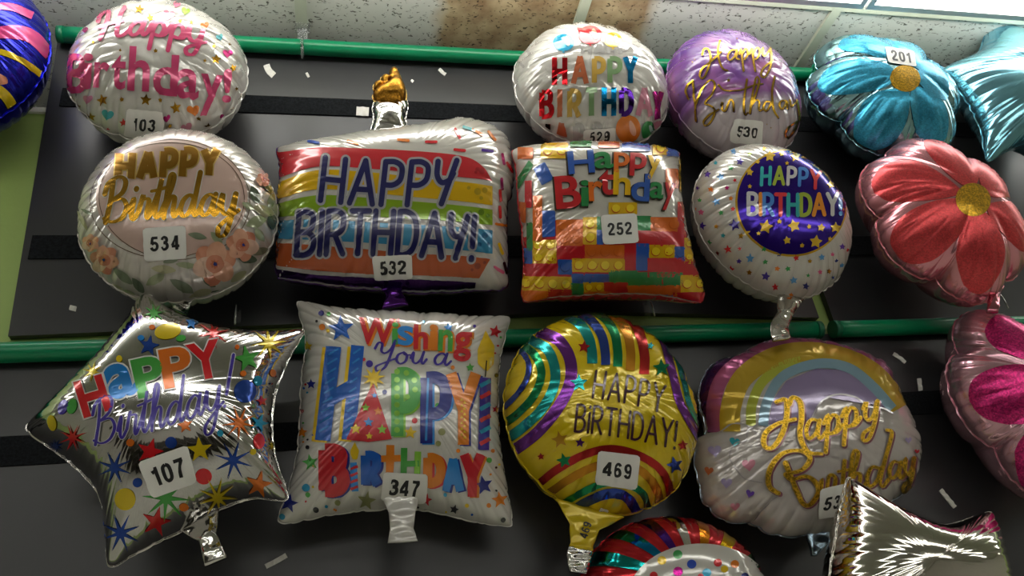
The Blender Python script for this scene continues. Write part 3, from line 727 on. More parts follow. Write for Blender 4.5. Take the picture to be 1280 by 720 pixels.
# display panels ------------------------------------------------------
def slab(name, quad, y0, y1, mat, parent=None):
    """upright slab whose front corners are seen at the four photo points"""
    W = on_plane(quad, y0); V = [tuple(p) for p in W] + [(p[0], y1, p[2]) for p in W]
    return link(name, mesh(name, V, [(0, 3, 2, 1), (4, 5, 6, 7), (0, 1, 5, 4), (1, 2, 6, 5), (2, 3, 7, 6), (3, 0, 4, 7)], smooth=False), parent, [mat])
def strip(parent, x0, x1, z0, z1, y=PANEL_Y):
    return link('felt_strip', box_mesh('felt_strip', x0, x1, y - .0025, y + .001, z0, z1), parent, [M_BAND])
GX = .772 * 1.27
def wslab(label, x0t, x0b, x1, zt, zb0, zb1, mid):
    V = [(x, y, z) for y in (PANEL_Y, 1.284) for x, z in ((x0t, zt), (x1, zt), (x1, zb1), mid, (x0b, zb0))]
    return tag(link('display_panel', mesh('display_panel', V, [(4, 3, 2, 1, 0), (5, 6, 7, 8, 9)] + [(k, (k + 1) % 5, (k + 1) % 5 + 5, k + 5) for k in range(5)], smooth=False), None, [M_PANEL]), label, 'panel', 'black display panels')
q = on_plane([(71, 52), (10, 420), (1024, 397), (1046, 411), (1240, 399), (740, 389)], PANEL_Y)
pA = wslab('wide black display panel hanging under the upper green pole', q[0][0], q[1][0], q[2][0], EYE + 1.075 * 1.27, q[1][2], q[2][2], (q[5][0], q[5][2]))
pB = wslab('black display panel behind the turquoise and red flower balloons', q[3][0], q[3][0], 2.3, EYE + 1.07 * 1.27, q[3][2], q[3][2] + (q[4][2] - q[3][2]) * (2.3 - q[3][0]) / (q[4][0] - q[3][0]), (q[4][0], q[4][2]))
zt = EYE + .49 * 1.27
pC = tag(link('display_panel', box_mesh('display_panel', -1.3, .742 * 1.27, PANEL_Y - .002, 1.284, 1.05, zt), None, [M_PANEL]), 'long black display panel behind the silver star and square balloons', 'panel', 'black display panels')
pD = tag(link('display_panel', box_mesh('display_panel', .742 * 1.27 + .004, 2.4, PANEL_Y - .002, 1.284, 1.05, zt), None, [M_PANEL]), 'black display panel behind the pink flower balloon', 'panel', 'black display panels')
zz = lambda x, y: on_plane([(x, y)], PANEL_Y)[0]
for par, a, c in ((pA, zz(38, 310)[0], q[2][0] - .012), (pB, q[3][0] + .012, 1.9)):
    strip(par, a, c, zz(305, 141)[2], zz(305, 119.6)[2]); strip(par, a, c, zz(60, 324)[2], zz(60, 295)[2])
for par, a, c in ((pC, -1.2, .93), (pD, .96, 2.3)):
    strip(par, a, c, zz(40, 582)[2], zz(40, 545)[2], PANEL_Y - .002)
def pole(x0, x1, z, label, y=1.2505, r=.0165):
    e = empty('green_pole', (x0, y, z)); tag(e, label, 'pole', 'green poles on the display')
    n = 24; pts = [((x1 - x0) * i / n, 0, 0) for i in range(n + 1)]
    link('pole_tube', tube_mesh('pole_tube', pts, r, 28), e, [M_POLE])
    for x in (0, x1 - x0): link('end_cap', tube_mesh('end_cap', [(x - .006, 0, 0), (x + .006, 0, 0)], r + .0008, 28), e, [M_POLECAP])
Z1 = EYE + 1.0570 * 1.2525; Z2 = EYE + .4978 * 1.2525
pole(on_plane([(76, 48)], 1.2525)[0][0], on_plane([(1021, 413)], 1.2525)[0][0], Z1, 'upper green plastic pole along the top of the black panel')
pole(on_plane([(1049, 428)], 1.2525)[0][0], 2.3, Z1 - .004, 'green plastic pole behind the turquoise balloons')
pole(-1.3, on_plane([(1021, 413)], 1.2525)[0][0], Z2, 'long green plastic pole running behind the silver star and yellow balloons')
pole(on_plane([(1049, 428)], 1.2525)[0][0], 2.3, Z2, 'green plastic pole beside the pink flower balloon')

# clear plastic hangers and small bits ---------------------------------
mC, nt, b = nodes_of('clear_plastic'); b.inputs['Transmission Weight'].default_value = .85; b.inputs['Roughness'].default_value = .12; b.inputs['IOR'].default_value = 1.45; b.inputs['Base Color'].default_value = (.93, .96, .95, 1)
nn = N(nt, 'ShaderNodeTexNoise', i_Scale=90.0); bp = N(nt, 'ShaderNodeBump', i_Distance=.001); nt.links.new(nn.outputs['Fac'], bp.inputs['Height']); nt.links.new(bp.outputs['Normal'], b.inputs['Normal'])
M_STEEL = foil('#b9bbb8', 1.0, .25, 0.0)
for x, label in ((378, 'clear plastic hanger holding the upper green pole under the ceiling'), (1011, 'clear plastic hanger beside the turquoise flower balloon')):
    p = on_plane([(x, 50)], 1.2525)[0]; r = empty('ceiling_hanger', (p[0], 1.2525, CZ - .004)); tag(r, label, 'hanger', 'clear plastic ceiling hangers')
    link('clip', box_mesh('clip', -.016, .016, -.012, .012, -.006, .0005, .0015), r, [mC])
    link('arm', box_mesh('arm', -.011, .011, -.0025, .0025, -(CZ - Z1) + .012, -.004, .0012), r, [mC])
    pts = [(0.0, -.021 * math.sin(t), -(CZ - .004 - Z1) + .021 * math.cos(t)) for t in np.linspace(-.4, 3.6, 18)]
    link('hook', tube_mesh('hook', pts, .0032, 8), r, [mC])
for x, y, label in ((297, 396, 'small wire hook above the silver star balloon'), (808, 387, 'small wire hook above the yellow rainbow balloon'), (1241, 378, 'small wire hook between the red and pink flower balloons')):
    p = on_plane([(x, y)], PANEL_Y)[0]; r = empty('wall_hook', (p[0], PANEL_Y, p[2])); tag(r, label, 'hook', 'small wire hooks')
    link('hook_plate', box_mesh('hook_plate', -.006, .006, -.003, .004, -.012, .012, .001), r, [mC])
    link('hook_wire', tube_mesh('hook_wire', [(0, .001, .01), (0, -.012, .014), (0, -.024, .010), (0, -.028, -.004), (0, -.029, -.03)], .0016, 8), r, [M_STEEL])
M_SCRAP = paper('#e4e1da')
def scrap(pts, w, label, y=PANEL_Y, g='paper scraps left on the black panels'):
    C = cr(np.array(pts, float), 5); v, f = ribbon(C, w, 'butt', step=4); W = on_plane(v, y - .0016)
    n = len(W); W2 = W.copy(); W2[:, 1] = y + .0005
    W[:, 1] -= .001 * np.sin(np.arange(n) * .8)
    F = [tuple(q)[::-1] for q in f] + [tuple(i + n for i in q) for q in f]
    ac = max(2, min(12, int(w / 3) + 1)) + 1; rows = n // ac
    for i in range(rows - 1):
        for a in (0, ac - 1): F.append((i * ac + a, (i + 1) * ac + a, (i + 1) * ac + a + n, i * ac + a + n))
    for i in (0, rows - 1):
        for a in range(ac - 1): F.append((i * ac + a, i * ac + a + 1, i * ac + a + 1 + n, i * ac + a + n))
    c = W.mean(0); o = link('paper_scrap', mesh('paper_scrap', np.vstack([W, W2]) - c, F, smooth=False), None, [M_SCRAP]); o.location = c
    tag(o, label, 'paper scrap', g)
for pts, wd, lb, yy in (
    ([(333, 81), (336, 88), (342, 94)], 8, 'white curled paper scrap beside the white balloon tagged 103', PANEL_Y),
    ([(383, 91), (386, 96)], 3, 'tiny white paper speck under the pole near the ceiling hanger', PANEL_Y),
    ([(445.5, 138.5), (461, 139.5)], 11, 'white paper square left of the gold candle flame', PANEL_Y - .0025),
    ([(549, 86), (553, 90), (557, 93)], 4, 'short white paper scrap right of the gold candle flame', PANEL_Y),
    ([(514, 100), (516.5, 102)], 3, 'tiny white paper speck touching distance from the gold candle flame', PANEL_Y),
    ([(87, 384), (95, 386)], 6, 'small white paper scrap left of the blush floral balloon', PANEL_Y),
    ([(332, 708), (344, 702), (358, 694)], 6, 'white paper strip below the silver star balloon', PANEL_Y - .002),
    ([(1117, 442), (1125, 447), (1132, 453)], 4, 'white paper strip under the short green pole', PANEL_Y - .002),
    ([(1149, 473), (1151, 488)], 5, 'white upright paper scrap right of the rainbow cloud balloon', PANEL_Y - .002),
    ([(1176, 612), (1185, 623), (1194, 634)], 5, 'white slanting paper strip above the plain silver balloon', PANEL_Y - .002),
    ([(1240, 669), (1250, 670)], 5, 'white paper scrap at the right tip of the plain silver balloon', PANEL_Y - .002)):
    scrap(pts, wd, lb, yy)

# added shelving behind the camera, unseen, so the foil has something to reflect -----------------
M_SHELF = plain('shelf_enamel', '#57524d', .4, var=.03)
for x0 in (-2.6, 0.0, 2.6):
    r = empty('added_shelf_offscreen', (x0, -2.6, 0)); tag(r, 'dark grey metal shop shelving unit across the aisle from the display', 'shelf', 'added shelving units out of view')
    link('back_panel', box_mesh('back_panel', -1.2, 1.2, -.26, -.24, 0, 1.75), r, [M_SHELF])
    for sx in (-1.2, 1.2): link('upright', box_mesh('upright', sx - .02, sx + .02, -.26, .2, 0, 1.75), r, [M_SHELF])
    for z in (.12, .55, .98, 1.41): link('shelf_board', box_mesh('shelf_board', -1.18, 1.18, -.24, .2, z - .025, z), r, [M_SHELF])

# ------------------------------------------------------------------ inks
SILVER = foil('#e6e4e0', 1.0, .06, .0022)
SILVER_W = foil('#dcdad6', 1.0, .12, .004, 12, .8)
WHITE = ink('#cbc7bf'); WHITE_C = ink('#cbc8c1', bump=.009, crease=1.8, scale=8.0)
GOLD = foil('#b98a2c', 1.0, .24, .002); GOLD_L = foil('#d8b768', 1.0, .3, .002); GOLD_D = foil('#9a6f22', 1.0, .3, .002)
GLIT = foil('#c39a2e', 1.0, .35, .001, 9, 0, 0, .8)
C = dict(red=ink('#c02a33'), blue=ink('#2f4fa8'), green=ink('#3c8a4e'), yellow=ink('#d9b92a'), orange=ink('#d07a2f'), purple=ink('#5c3a94'), navy=ink('#28306e'),
         teal=ink('#3d9aa5'), pink=ink('#d4688c'), mag=ink('#b02a72', .6, .2), gold=GOLD, black=ink('#1b1b1d'), lblue=ink('#5d93c4'), olive=ink('#8c8f45'), white=WHITE,
         indigo=ink('#42308c'), lime=ink('#9dbb3a'), lav=ink('#a79ac4'), peach=ink('#dfa080'), dpink=ink('#c98a9c'), cyan=ink('#2ba3c8'),
         fred=foil('#d0252e', 1.0, .15, .004, 12, .8), fblue=foil('#1d8fd0', 1.0, .15, .004, 12, .8), fpurple=foil('#5a2f9c', 1.0, .15, .004, 12, .8), fgreen=foil('#2f9a50', 1.0, .15, .004), fyellow=foil('#e0c020', 1.0, .18, .004),
         fteal=foil('#22a5a5', 1.0, .15, .004, 12, .8), forange=foil('#e08a20', 1.0, .18, .004, 12, .8), fmag=foil('#c52f96', 1.0, .15, .004, 12, .8), brown=ink('#b26a4c'), tan=ink('#c0a055'), sage=ink('#7fa070'), grey=ink('#a9a7a3'))
def rand_pts(b, n, s0, ell, avoid=None):
    out = []
    for _ in range(n * 20):
        a = b.rng.uniform(0, 2 * math.pi); r = math.sqrt(b.rng.uniform(0, 1)); x = ell[0] + ell[2] * r * math.cos(a); y = ell[1] + ell[3] * r * math.sin(a)
        if avoid and any(x0 < x < x1 and y0 < y < y1 for x0, y0, x1, y1 in avoid): continue
        if all((x - q[0]) ** 2 + (y - q[1]) ** 2 > s0 ** 2 for q in out): out.append((x, y))
        if len(out) >= n: break
    return out

# 1 -- blue balloon at the edge
def blue_balloon():
    b = Balloon('round_balloon', 'deep blue round foil balloon with pink and yellow streamer print', foil('#2a2ec0', .85, .16, .005, 9, .6), bbox=(-165, -38, 66, 178), k=(0, 0, 3.6), seed=11, fold=1.0)
    pk = ink('#d8558f', .3, .2); ye = ink('#e0c32c', .2, .2)
    b.put('printed_streamer', [b.band([(-120, 40), (-20, 30), (60, 34), (145, 68)], 32, pk), b.band([(-120, 175), (-20, 150), (80, 146), (150, 168), (222, 246)], [40, 50, 62, 62, 50], pk),
        b.band([(-60, 225), (10, 236), (80, 262), (140, 300), (200, 352)], 26, ye, 2), b.band([(-90, 360), (-20, 395), (30, 440), (62, 495)], 46, ye, 2), b.poly(ell_pts(0, 355, 34, 24, .3), C['peach'], 2)])
blue_balloon()

# 2 -- 103
def balloon_103():
    b = Balloon('round_balloon', 'white round balloon with pink lettering, small hearts and gold stars, tagged 103', WHITE_C, bbox=(82, -3, 311, 191), k=(0, 0, 3.556), seed=2, fold=1.7, ncrease=26)
    pk = ink('#c24a72', .15, .2); pk2 = ink('#c8517a', .25, .18)
    b.word('letter', 'Happy', [(432, 178), (640, 160), (915, 205)], 60, 21, pk, table=SCRIPT, gap=-.02, slant=.05, thin=.6)
    bx = [('B', (300, 238, 388, 410)), ('i', (372, 238, 412, 390)), ('r', (420, 278, 488, 390)), ('t', (498, 245, 562, 398)), ('h', (572, 210, 668, 405)), ('d', (682, 245, 792, 425)), ('a', (786, 308, 884, 438)), ('y', (888, 330, 985, 508)), ('!', (988, 300, 1026, 452))]
    b.glyphs('letter', [(c, q, pk2, .06) for c, q in bx], bold=.024)
    st = [(620, 42, 22), (668, 80, 18), (535, 225, 8), (692, 227, 12), (455, 442, 28), (542, 440, 13), (648, 442, 28), (712, 442, 13), (780, 475, 28), (405, 518, 22), (960, 262, 24), (910, 270, 10), (1035, 298, 18), (320, 440, 17), (352, 470, 10), (880, 520, 13), (1072, 440, 18), (1035, 488, 16), (950, 205, 11), (415, 188, 10), (800, 95, 11), (755, 555, 12), (925, 560, 20), (440, 590, 12), (600, 640, 14), (690, 625, 16), (850, 100, 10), (1020, 195, 10), (1050, 390, 10)]
    b.stars([q + ('gold',) for q in st] + [(548, 540, 20, 'red'), (480, 575, 12, 'red')], C)
    he = [(750, 68, 27, 'dpink'), (390, 435, 24, 'dpink'), (478, 505, 27, 'teal'), (858, 485, 29, 'orange'), (740, 520, 18, 'mag'), (998, 520, 24, 'mag'), (355, 540, 20, 'lime'), (508, 618, 27, 'dpink'), (828, 562, 27, 'dpink'), (975, 165, 17, 'teal'), (825, 50, 20, 'lime'), (910, 115, 20, 'orange'), (378, 132, 16, 'mag'), (1010, 235, 22, 'mag'), (785, 20, 18, 'pink')]
    b.put('printed_heart', [b.poly(heart_pts(x, y, r, b.rng.uniform(-.4, .4)), C[c], 1, 2.2) for x, y, r, c in he])
    b.tag([(565, 478), (728, 494), (716, 612), (554, 604)], '103', ty=(.30, .72))
balloon_103()

# 3 -- 534
def balloon_534():
    pearl = foil('#cfc8c0', .28, .18, .003, 9, .3, .5)
    b = Balloon('round_balloon', 'blush pink round balloon with gold lettering and peach roses, tagged 534', pearl, bbox=(95, 160, 348, 386), k=(80, 150, 2.879), seed=3, lift=.02)
    blush = ink('#c9aca1', .1, .22)
    b.put('blush_disc', [b.poly(ell_pts(388, 278, 272, 212, 0, 60), blush, 1, 4)])
    dk = ink('#6e5a4c')
    b.put('printed_ring', [b.band(ell_pts(372, 290, 276, 206, -.05, 40) + [ell_pts(372, 290, 276, 206, -.05, 40)[0]], 3, dk, 2, n=3), b.band(ell_pts(398, 286, 270, 214, .08, 40) + [ell_pts(398, 286, 270, 214, .08, 40)[0]], 3, dk, 2, n=3)])
    lf = [ink('#7d8770'), ink('#98a07e'), ink('#5f6b58'), ink('#aba886')]
    L = [(480, 418, 70, 24, .2), (548, 425, 60, 26, .8), (685, 270, 70, 34, 1.2), (715, 325, 80, 40, .3), (742, 290, 60, 28, 1.9), (690, 365, 80, 40, -.4), (655, 495, 80, 36, .2), (360, 535, 90, 30, .1), (425, 595, 100, 36, .5), (330, 570, 80, 32, -.5), (268, 592, 70, 30, .9), (490, 622, 90, 34, -.3), (215, 560, 90, 30, .7), (700, 410, 60, 30, 1.0), (745, 360, 70, 34, 1.5), (70, 360, 80, 16, 1.1), (85, 330, 50, 12, .5), (230, 620, 60, 26, .2), (560, 625, 80, 30, .2), (625, 560, 70, 28, -.6), (700, 470, 70, 30, -.2), (440, 520, 80, 22, .1), (520, 580, 60, 26, .6), (190, 600, 60, 22, .3), (385, 505, 60, 20, -.2), (660, 310, 50, 24, .5), (730, 240, 50, 24, 1.0)]
    b.put('printed_leaf', [b.poly(leaf_pts(*q), lf[i % 4], 3 + (i % 2), 3) for i, q in enumerate(L)])
    pe = [ink('#c98f76'), ink('#d4a48c'), ink('#bf8069'), ink('#dbb5a0')]; it = []
    for x, y, r in ((540, 515, 78), (638, 448, 58), (150, 500, 52), (100, 440, 32), (712, 215, 26)):
        for k in range(6):
            a = k * 1.05 + x; it.append(b.poly(ell_pts(x + .45 * r * math.cos(a), y + .45 * r * math.sin(a), r * .56, r * .46, a, 16), pe[k % 4], 5 + k % 2, 3))
        it.append(b.poly(ell_pts(x, y, r * .4), pe[2], 7, 3)); it.append(b.poly(star_pts(x, y, r * .26, 8, .5), C['brown'], 8, 2)); it.append(b.poly(star_pts(x + 2, y, r * .14, 7, .5), C['navy'], 9, 2))
    b.put('printed_petal', it)
    b.word('letter', 'HAPPY', [(195, 216), (545, 200)], 93, 25, GOLD_D, outline=GOLD_L, owidth=9, gap=.38, cap='butt', slant=.1)
    b.word('letter', 'Birthday', [(140, 372), (380, 352), (625, 345)], 76, 19, GOLD, table=SCRIPT, outline=WHITE, owidth=7, gap=-.03, slant=.12, thin=.55, layer=4)
    b.tag([(285, 392), (438, 382), (443, 497), (292, 508)], '534')
    b.neck([(432, 625), (428, 655), (415, 690)], [95, 60, 56], SILVER_W, seed=5, depths=[.0, -.01, -.02])
balloon_534()

# 4 -- 532 cake slice
def balloon_532():
    wh = ink('#c6c2ba')
    b = Balloon('cake_balloon', 'cake slice foil balloon with rainbow layers and a gold flame candle, tagged 532', wh, px=[(36, 270), (48, 258), (150, 250), (300, 232), (420, 215), (485, 205), (520, 188), (570, 186), (620, 200), (660, 215), (690, 245), (700, 300), (702, 360), (694, 400), (685, 420), (684, 520), (688, 620), (680, 655), (640, 662), (600, 660), (450, 668), (300, 660), (180, 648), (60, 630), (34, 622), (32, 560), (40, 480), (36, 400), (44, 340)],
                thick=.088, back_mat=foil('#4a2a6a', .9, .12, .003), seam_mat=foil('#4a2a6a', .9, .12, .003), k=(330, 70, 2.25), seed=4, fold=.8, ncrease=60)
    B = [('red', [(30, 272), (150, 258), (300, 262), (450, 270), (565, 284), (615, 312), (640, 350)], [(30, 345), (150, 312), (300, 318), (450, 332), (560, 342), (610, 347), (640, 352)]),
         ('yellow', [(30, 358), (150, 322), (300, 328), (450, 345), (560, 355), (642, 366)], [(30, 404), (150, 376), (300, 386), (450, 400), (560, 410), (642, 420)]),
         ('lime', [(30, 416), (150, 392), (300, 400), (450, 412), (560, 422), (642, 432)], [(30, 452), (150, 446), (300, 452), (450, 460), (560, 468), (642, 476)]),
         ('lblue', [(28, 462), (150, 460), (300, 468), (450, 476), (560, 482), (642, 490)], [(28, 512), (150, 518), (300, 526), (450, 536), (560, 546), (642, 556)]),
         ('orange2', [(28, 524), (150, 532), (300, 544), (450, 556), (560, 562), (636, 570)], [(26, 588), (150, 602), (300, 612), (450, 616), (540, 620), (605, 624)]),
         ('purple2', [(26, 597), (150, 614), (300, 622), (450, 628), (540, 632), (596, 636)], [(22, 660), (150, 672), (300, 680), (450, 684), (540, 684), (590, 678)])]
    CC = dict(C, red=ink('#b9343c', .15, .16), yellow=ink('#cfa91f', .25, .14), lime=ink('#7f9e26', .2, .16), lblue=ink('#4386a8', .2, .16), orange2=ink('#a8542a', .25, .15), purple2=foil('#4a2a6a', .9, .12, .003))
    it = []
    for c, t, q in B:
        T = resample(cr(t, 8), 6); Q = resample(cr(q, 8), 6); n = min(len(T), len(Q)); T = T[np.linspace(0, len(T) - 1, n).astype(int)]; Q = Q[np.linspace(0, len(Q) - 1, n).astype(int)]
        ac = 10; V = np.vstack([T * (1 - k / ac) + Q * k / ac for k in range(ac + 1)]); F = [(k * n + i, k * n + i + 1, (k + 1) * n + i + 1, (k + 1) * n + i) for k in range(ac) for i in range(n - 1)]
        it.append((V, F, CC[c], 1))
    b.put('printed_cake_layer', it)
    dd = [(600, 320, 6, 'red'), (612, 325, 8, 'red'), (595, 328, 4, 'red'), (620, 378, 7, 'tan'), (600, 382, 9, 'tan'), (610, 400, 5, 'tan'), (575, 372, 5, 'tan'), (610, 440, 8, 'sage'), (628, 450, 5, 'sage'), (598, 455, 5, 'sage'), (580, 440, 4, 'sage'), (620, 505, 8, 'navy'), (605, 530, 6, 'navy'), (630, 528, 4, 'navy'), (590, 500, 4, 'navy'), (600, 590, 8, 'brown'), (620, 580, 4, 'brown'), (585, 600, 4, 'brown')]
    dk = {k: ink(v) for k, v in dict(red='#96242e', tan='#9c8420', sage='#5f7c20', navy='#2a5f85', brown='#7e3a22').items()}
    b.put('printed_crumb', [b.poly(ell_pts(x, y, r * 1.1), dk[c], 2, 2) for x, y, r, c in dd])
    SP = [(470, 243, 'red', 0), (550, 266, 'red', .1), (628, 267, 'purple', .1), (544, 219, 'red', 1.1), (392, 238, 'orange', .1), (250, 245, 'orange', .3), (140, 243, 'blue', .2), (664, 392, 'red', 1.5), (663, 438, 'red', 1.5), (666, 474, 'orange', .1), (665, 541, 'yellow', 1.2), (678, 596, 'black', 1.3), (660, 600, 'pink', .6), (690, 312, 'red', 1.0), (672, 290, 'mag', 1.4), (600, 215, 'orange', .5), (640, 225, 'orange', .9), (575, 205, 'teal', .3), (668, 360, 'mag', 1.5)]
    b.put('printed_sprinkle', [b.band([(x - 14 * math.cos(a), y - 14 * math.sin(a)), (x + 14 * math.cos(a), y + 14 * math.sin(a))], 8, C[c], 2, 'round') for x, y, c, a in SP])
    nv = ink('#1f2058', .1, .2); gy = ink('#a9a8ab')
    b.word('letter', 'HAPPy', [(160, 408), (345, 420), (528, 416)], 120, 15.5, nv, outline=gy, owidth=12, gap=.26, slant=.1, layer=4)
    b.word('letter', 'BIRTHDAy!', [(92, 560), (330, 556), (582, 572)], 118, 15.5, nv, outline=gy, owidth=11, gap=.22, slant=.06, layer=4)
    b.tag([(305, 562), (415, 558), (417, 624), (310, 628)], '532')
    b.neck([(358, 640), (365, 668), (370, 705)], [70, 44, 76], foil('#5a2a80', .9, .14, .004), depths=[.0, .01, .015], seed=8)
    sl = foil('#bdbbb8', 1.0, .08, .006, 18, 1.2)
    Ym = b.c[1]
    Balloon('candle', '', sl, px=[(300, 262), (296, 225), (308, 180), (305, 145), (318, 122), (355, 128), (396, 122), (405, 145), (398, 180), (408, 225), (412, 262)], thick=.022, k=b.k, part_of=b, Y=Ym, seed=9, ncrease=16, seam_mat=SILVER)
    Balloon('candle_flame', '', foil('#b07d2c', 1.0, .34, .003, 20, .8, 0, .45), px=[(320, 134), (308, 124), (306, 110), (318, 104), (308, 94), (310, 80), (324, 76), (334, 80), (328, 66), (338, 56), (350, 60), (356, 66), (352, 46), (362, 36), (374, 38), (382, 58), (390, 80), (398, 100), (400, 118), (390, 136), (355, 140)], thick=.032, k=b.k, part_of=b, Y=Ym - .004, seed=10, ncrease=14, seam_mat=GOLD_L)
balloon_532()

# 5 -- 529
def balloon_529():
    b = Balloon('round_balloon', 'white round balloon with multicoloured block capitals and printed party balloons, tagged 529', WHITE_C, bbox=(640, 26, 837, 199), k=(630, 10, 3.788), seed=5, fold=1.8, ncrease=24)
    gy = ink('#b3b0ac')
    b.word('letter', 'HAPPY', [(372, 216), (640, 218)], 46, 20, gy, gap=.4, cap='butt', layer=1)
    b.word('letter', 'H', [(100, 275), (128, 215)], 60, 12, gy, cap='butt', layer=1)
    def row(name, lst, layer=3):
        it = []
        for c, (x0, y0, x1, y1), m in lst:
            w_ = 24; v = stroke_word(c, [(x0 + w_ / 2, y1 - (0 if c in 'HAPYITR' else 10)), (x1 - w_ / 2 + .01, y1 - (0 if c in 'HAPYITR' else 10))], (y1 - y0) - (0 if c in 'HAYI' else 11 if c in 'PRT' else 21), w_, cap='butt')
            it += [(q[0], q[1], C[m], layer) for q in v]
        b.put(name, it, layer)
    row('letter', [('H', (228, 238, 300, 364), 'fred'), ('A', (316, 232, 402, 360), 'brown'), ('P', (415, 232, 482, 356), 'tan'), ('P', (488, 232, 560, 356), 'sage'), ('Y', (560, 235, 634, 358), 'fblue')])
    row('letter', [('B', (170, 382, 240, 520), 'fred'), ('I', (254, 385, 279, 512), 'brown'), ('R', (300, 383, 370, 510), 'tan'), ('T', (376, 378, 452, 508), 'sage'), ('H', (462, 378, 531, 508), 'fblue'), ('D', (543, 380, 614, 508), 'fpurple'), ('A', (620, 380, 706, 508), 'dpink'), ('Y', (700, 395, 756, 520), 'fmag')])
    row('letter', [('H', (160, 545, 222, 640), 'fred'), ('A', (240, 540, 310, 640), 'brown'), ('P', (330, 540, 385, 640), 'grey'), ('P', (415, 535, 470, 640), 'grey'), ('Y', (705, 530, 756, 630), 'dpink')])
    it = []
    for x, y, rx, ry, m in ((282, 166, 50, 40, 'cyan'), (408, 130, 56, 44, 'red'), (515, 153, 42, 36, 'yellow'), (588, 570, 58, 66, 'orange'), (685, 580, 35, 50, 'green')):
        it.append(b.poly(ell_pts(x, y, rx, ry), C[m], 2, 2.5)); it.append(b.poly(star_pts(x, y + ry + 4, 8, 3), C[m], 2, 2)); it.append(b.band([(x, y + ry), (x + 6, y + ry + 40), (x - 4, y + ry + 80)], 2.5, C['grey'], 2))
        it.append(b.poly(ell_pts(x + rx * .35, y - ry * .1, rx * .22, ry * .6, -.3), ink('#e8b7a0') if m in ('red', 'orange') else ink('#bcd6d0'), 3, 2.5))
    it.append(b.poly([(345, 95), (400, 100), (380, 150), (362, 140)], C['red'], 2))
    b.put('printed_party_balloon', it)
    b.tag([(380, 572), (528, 560), (530, 665), (372, 670)], '529', ty=(.12, .58))
balloon_529()

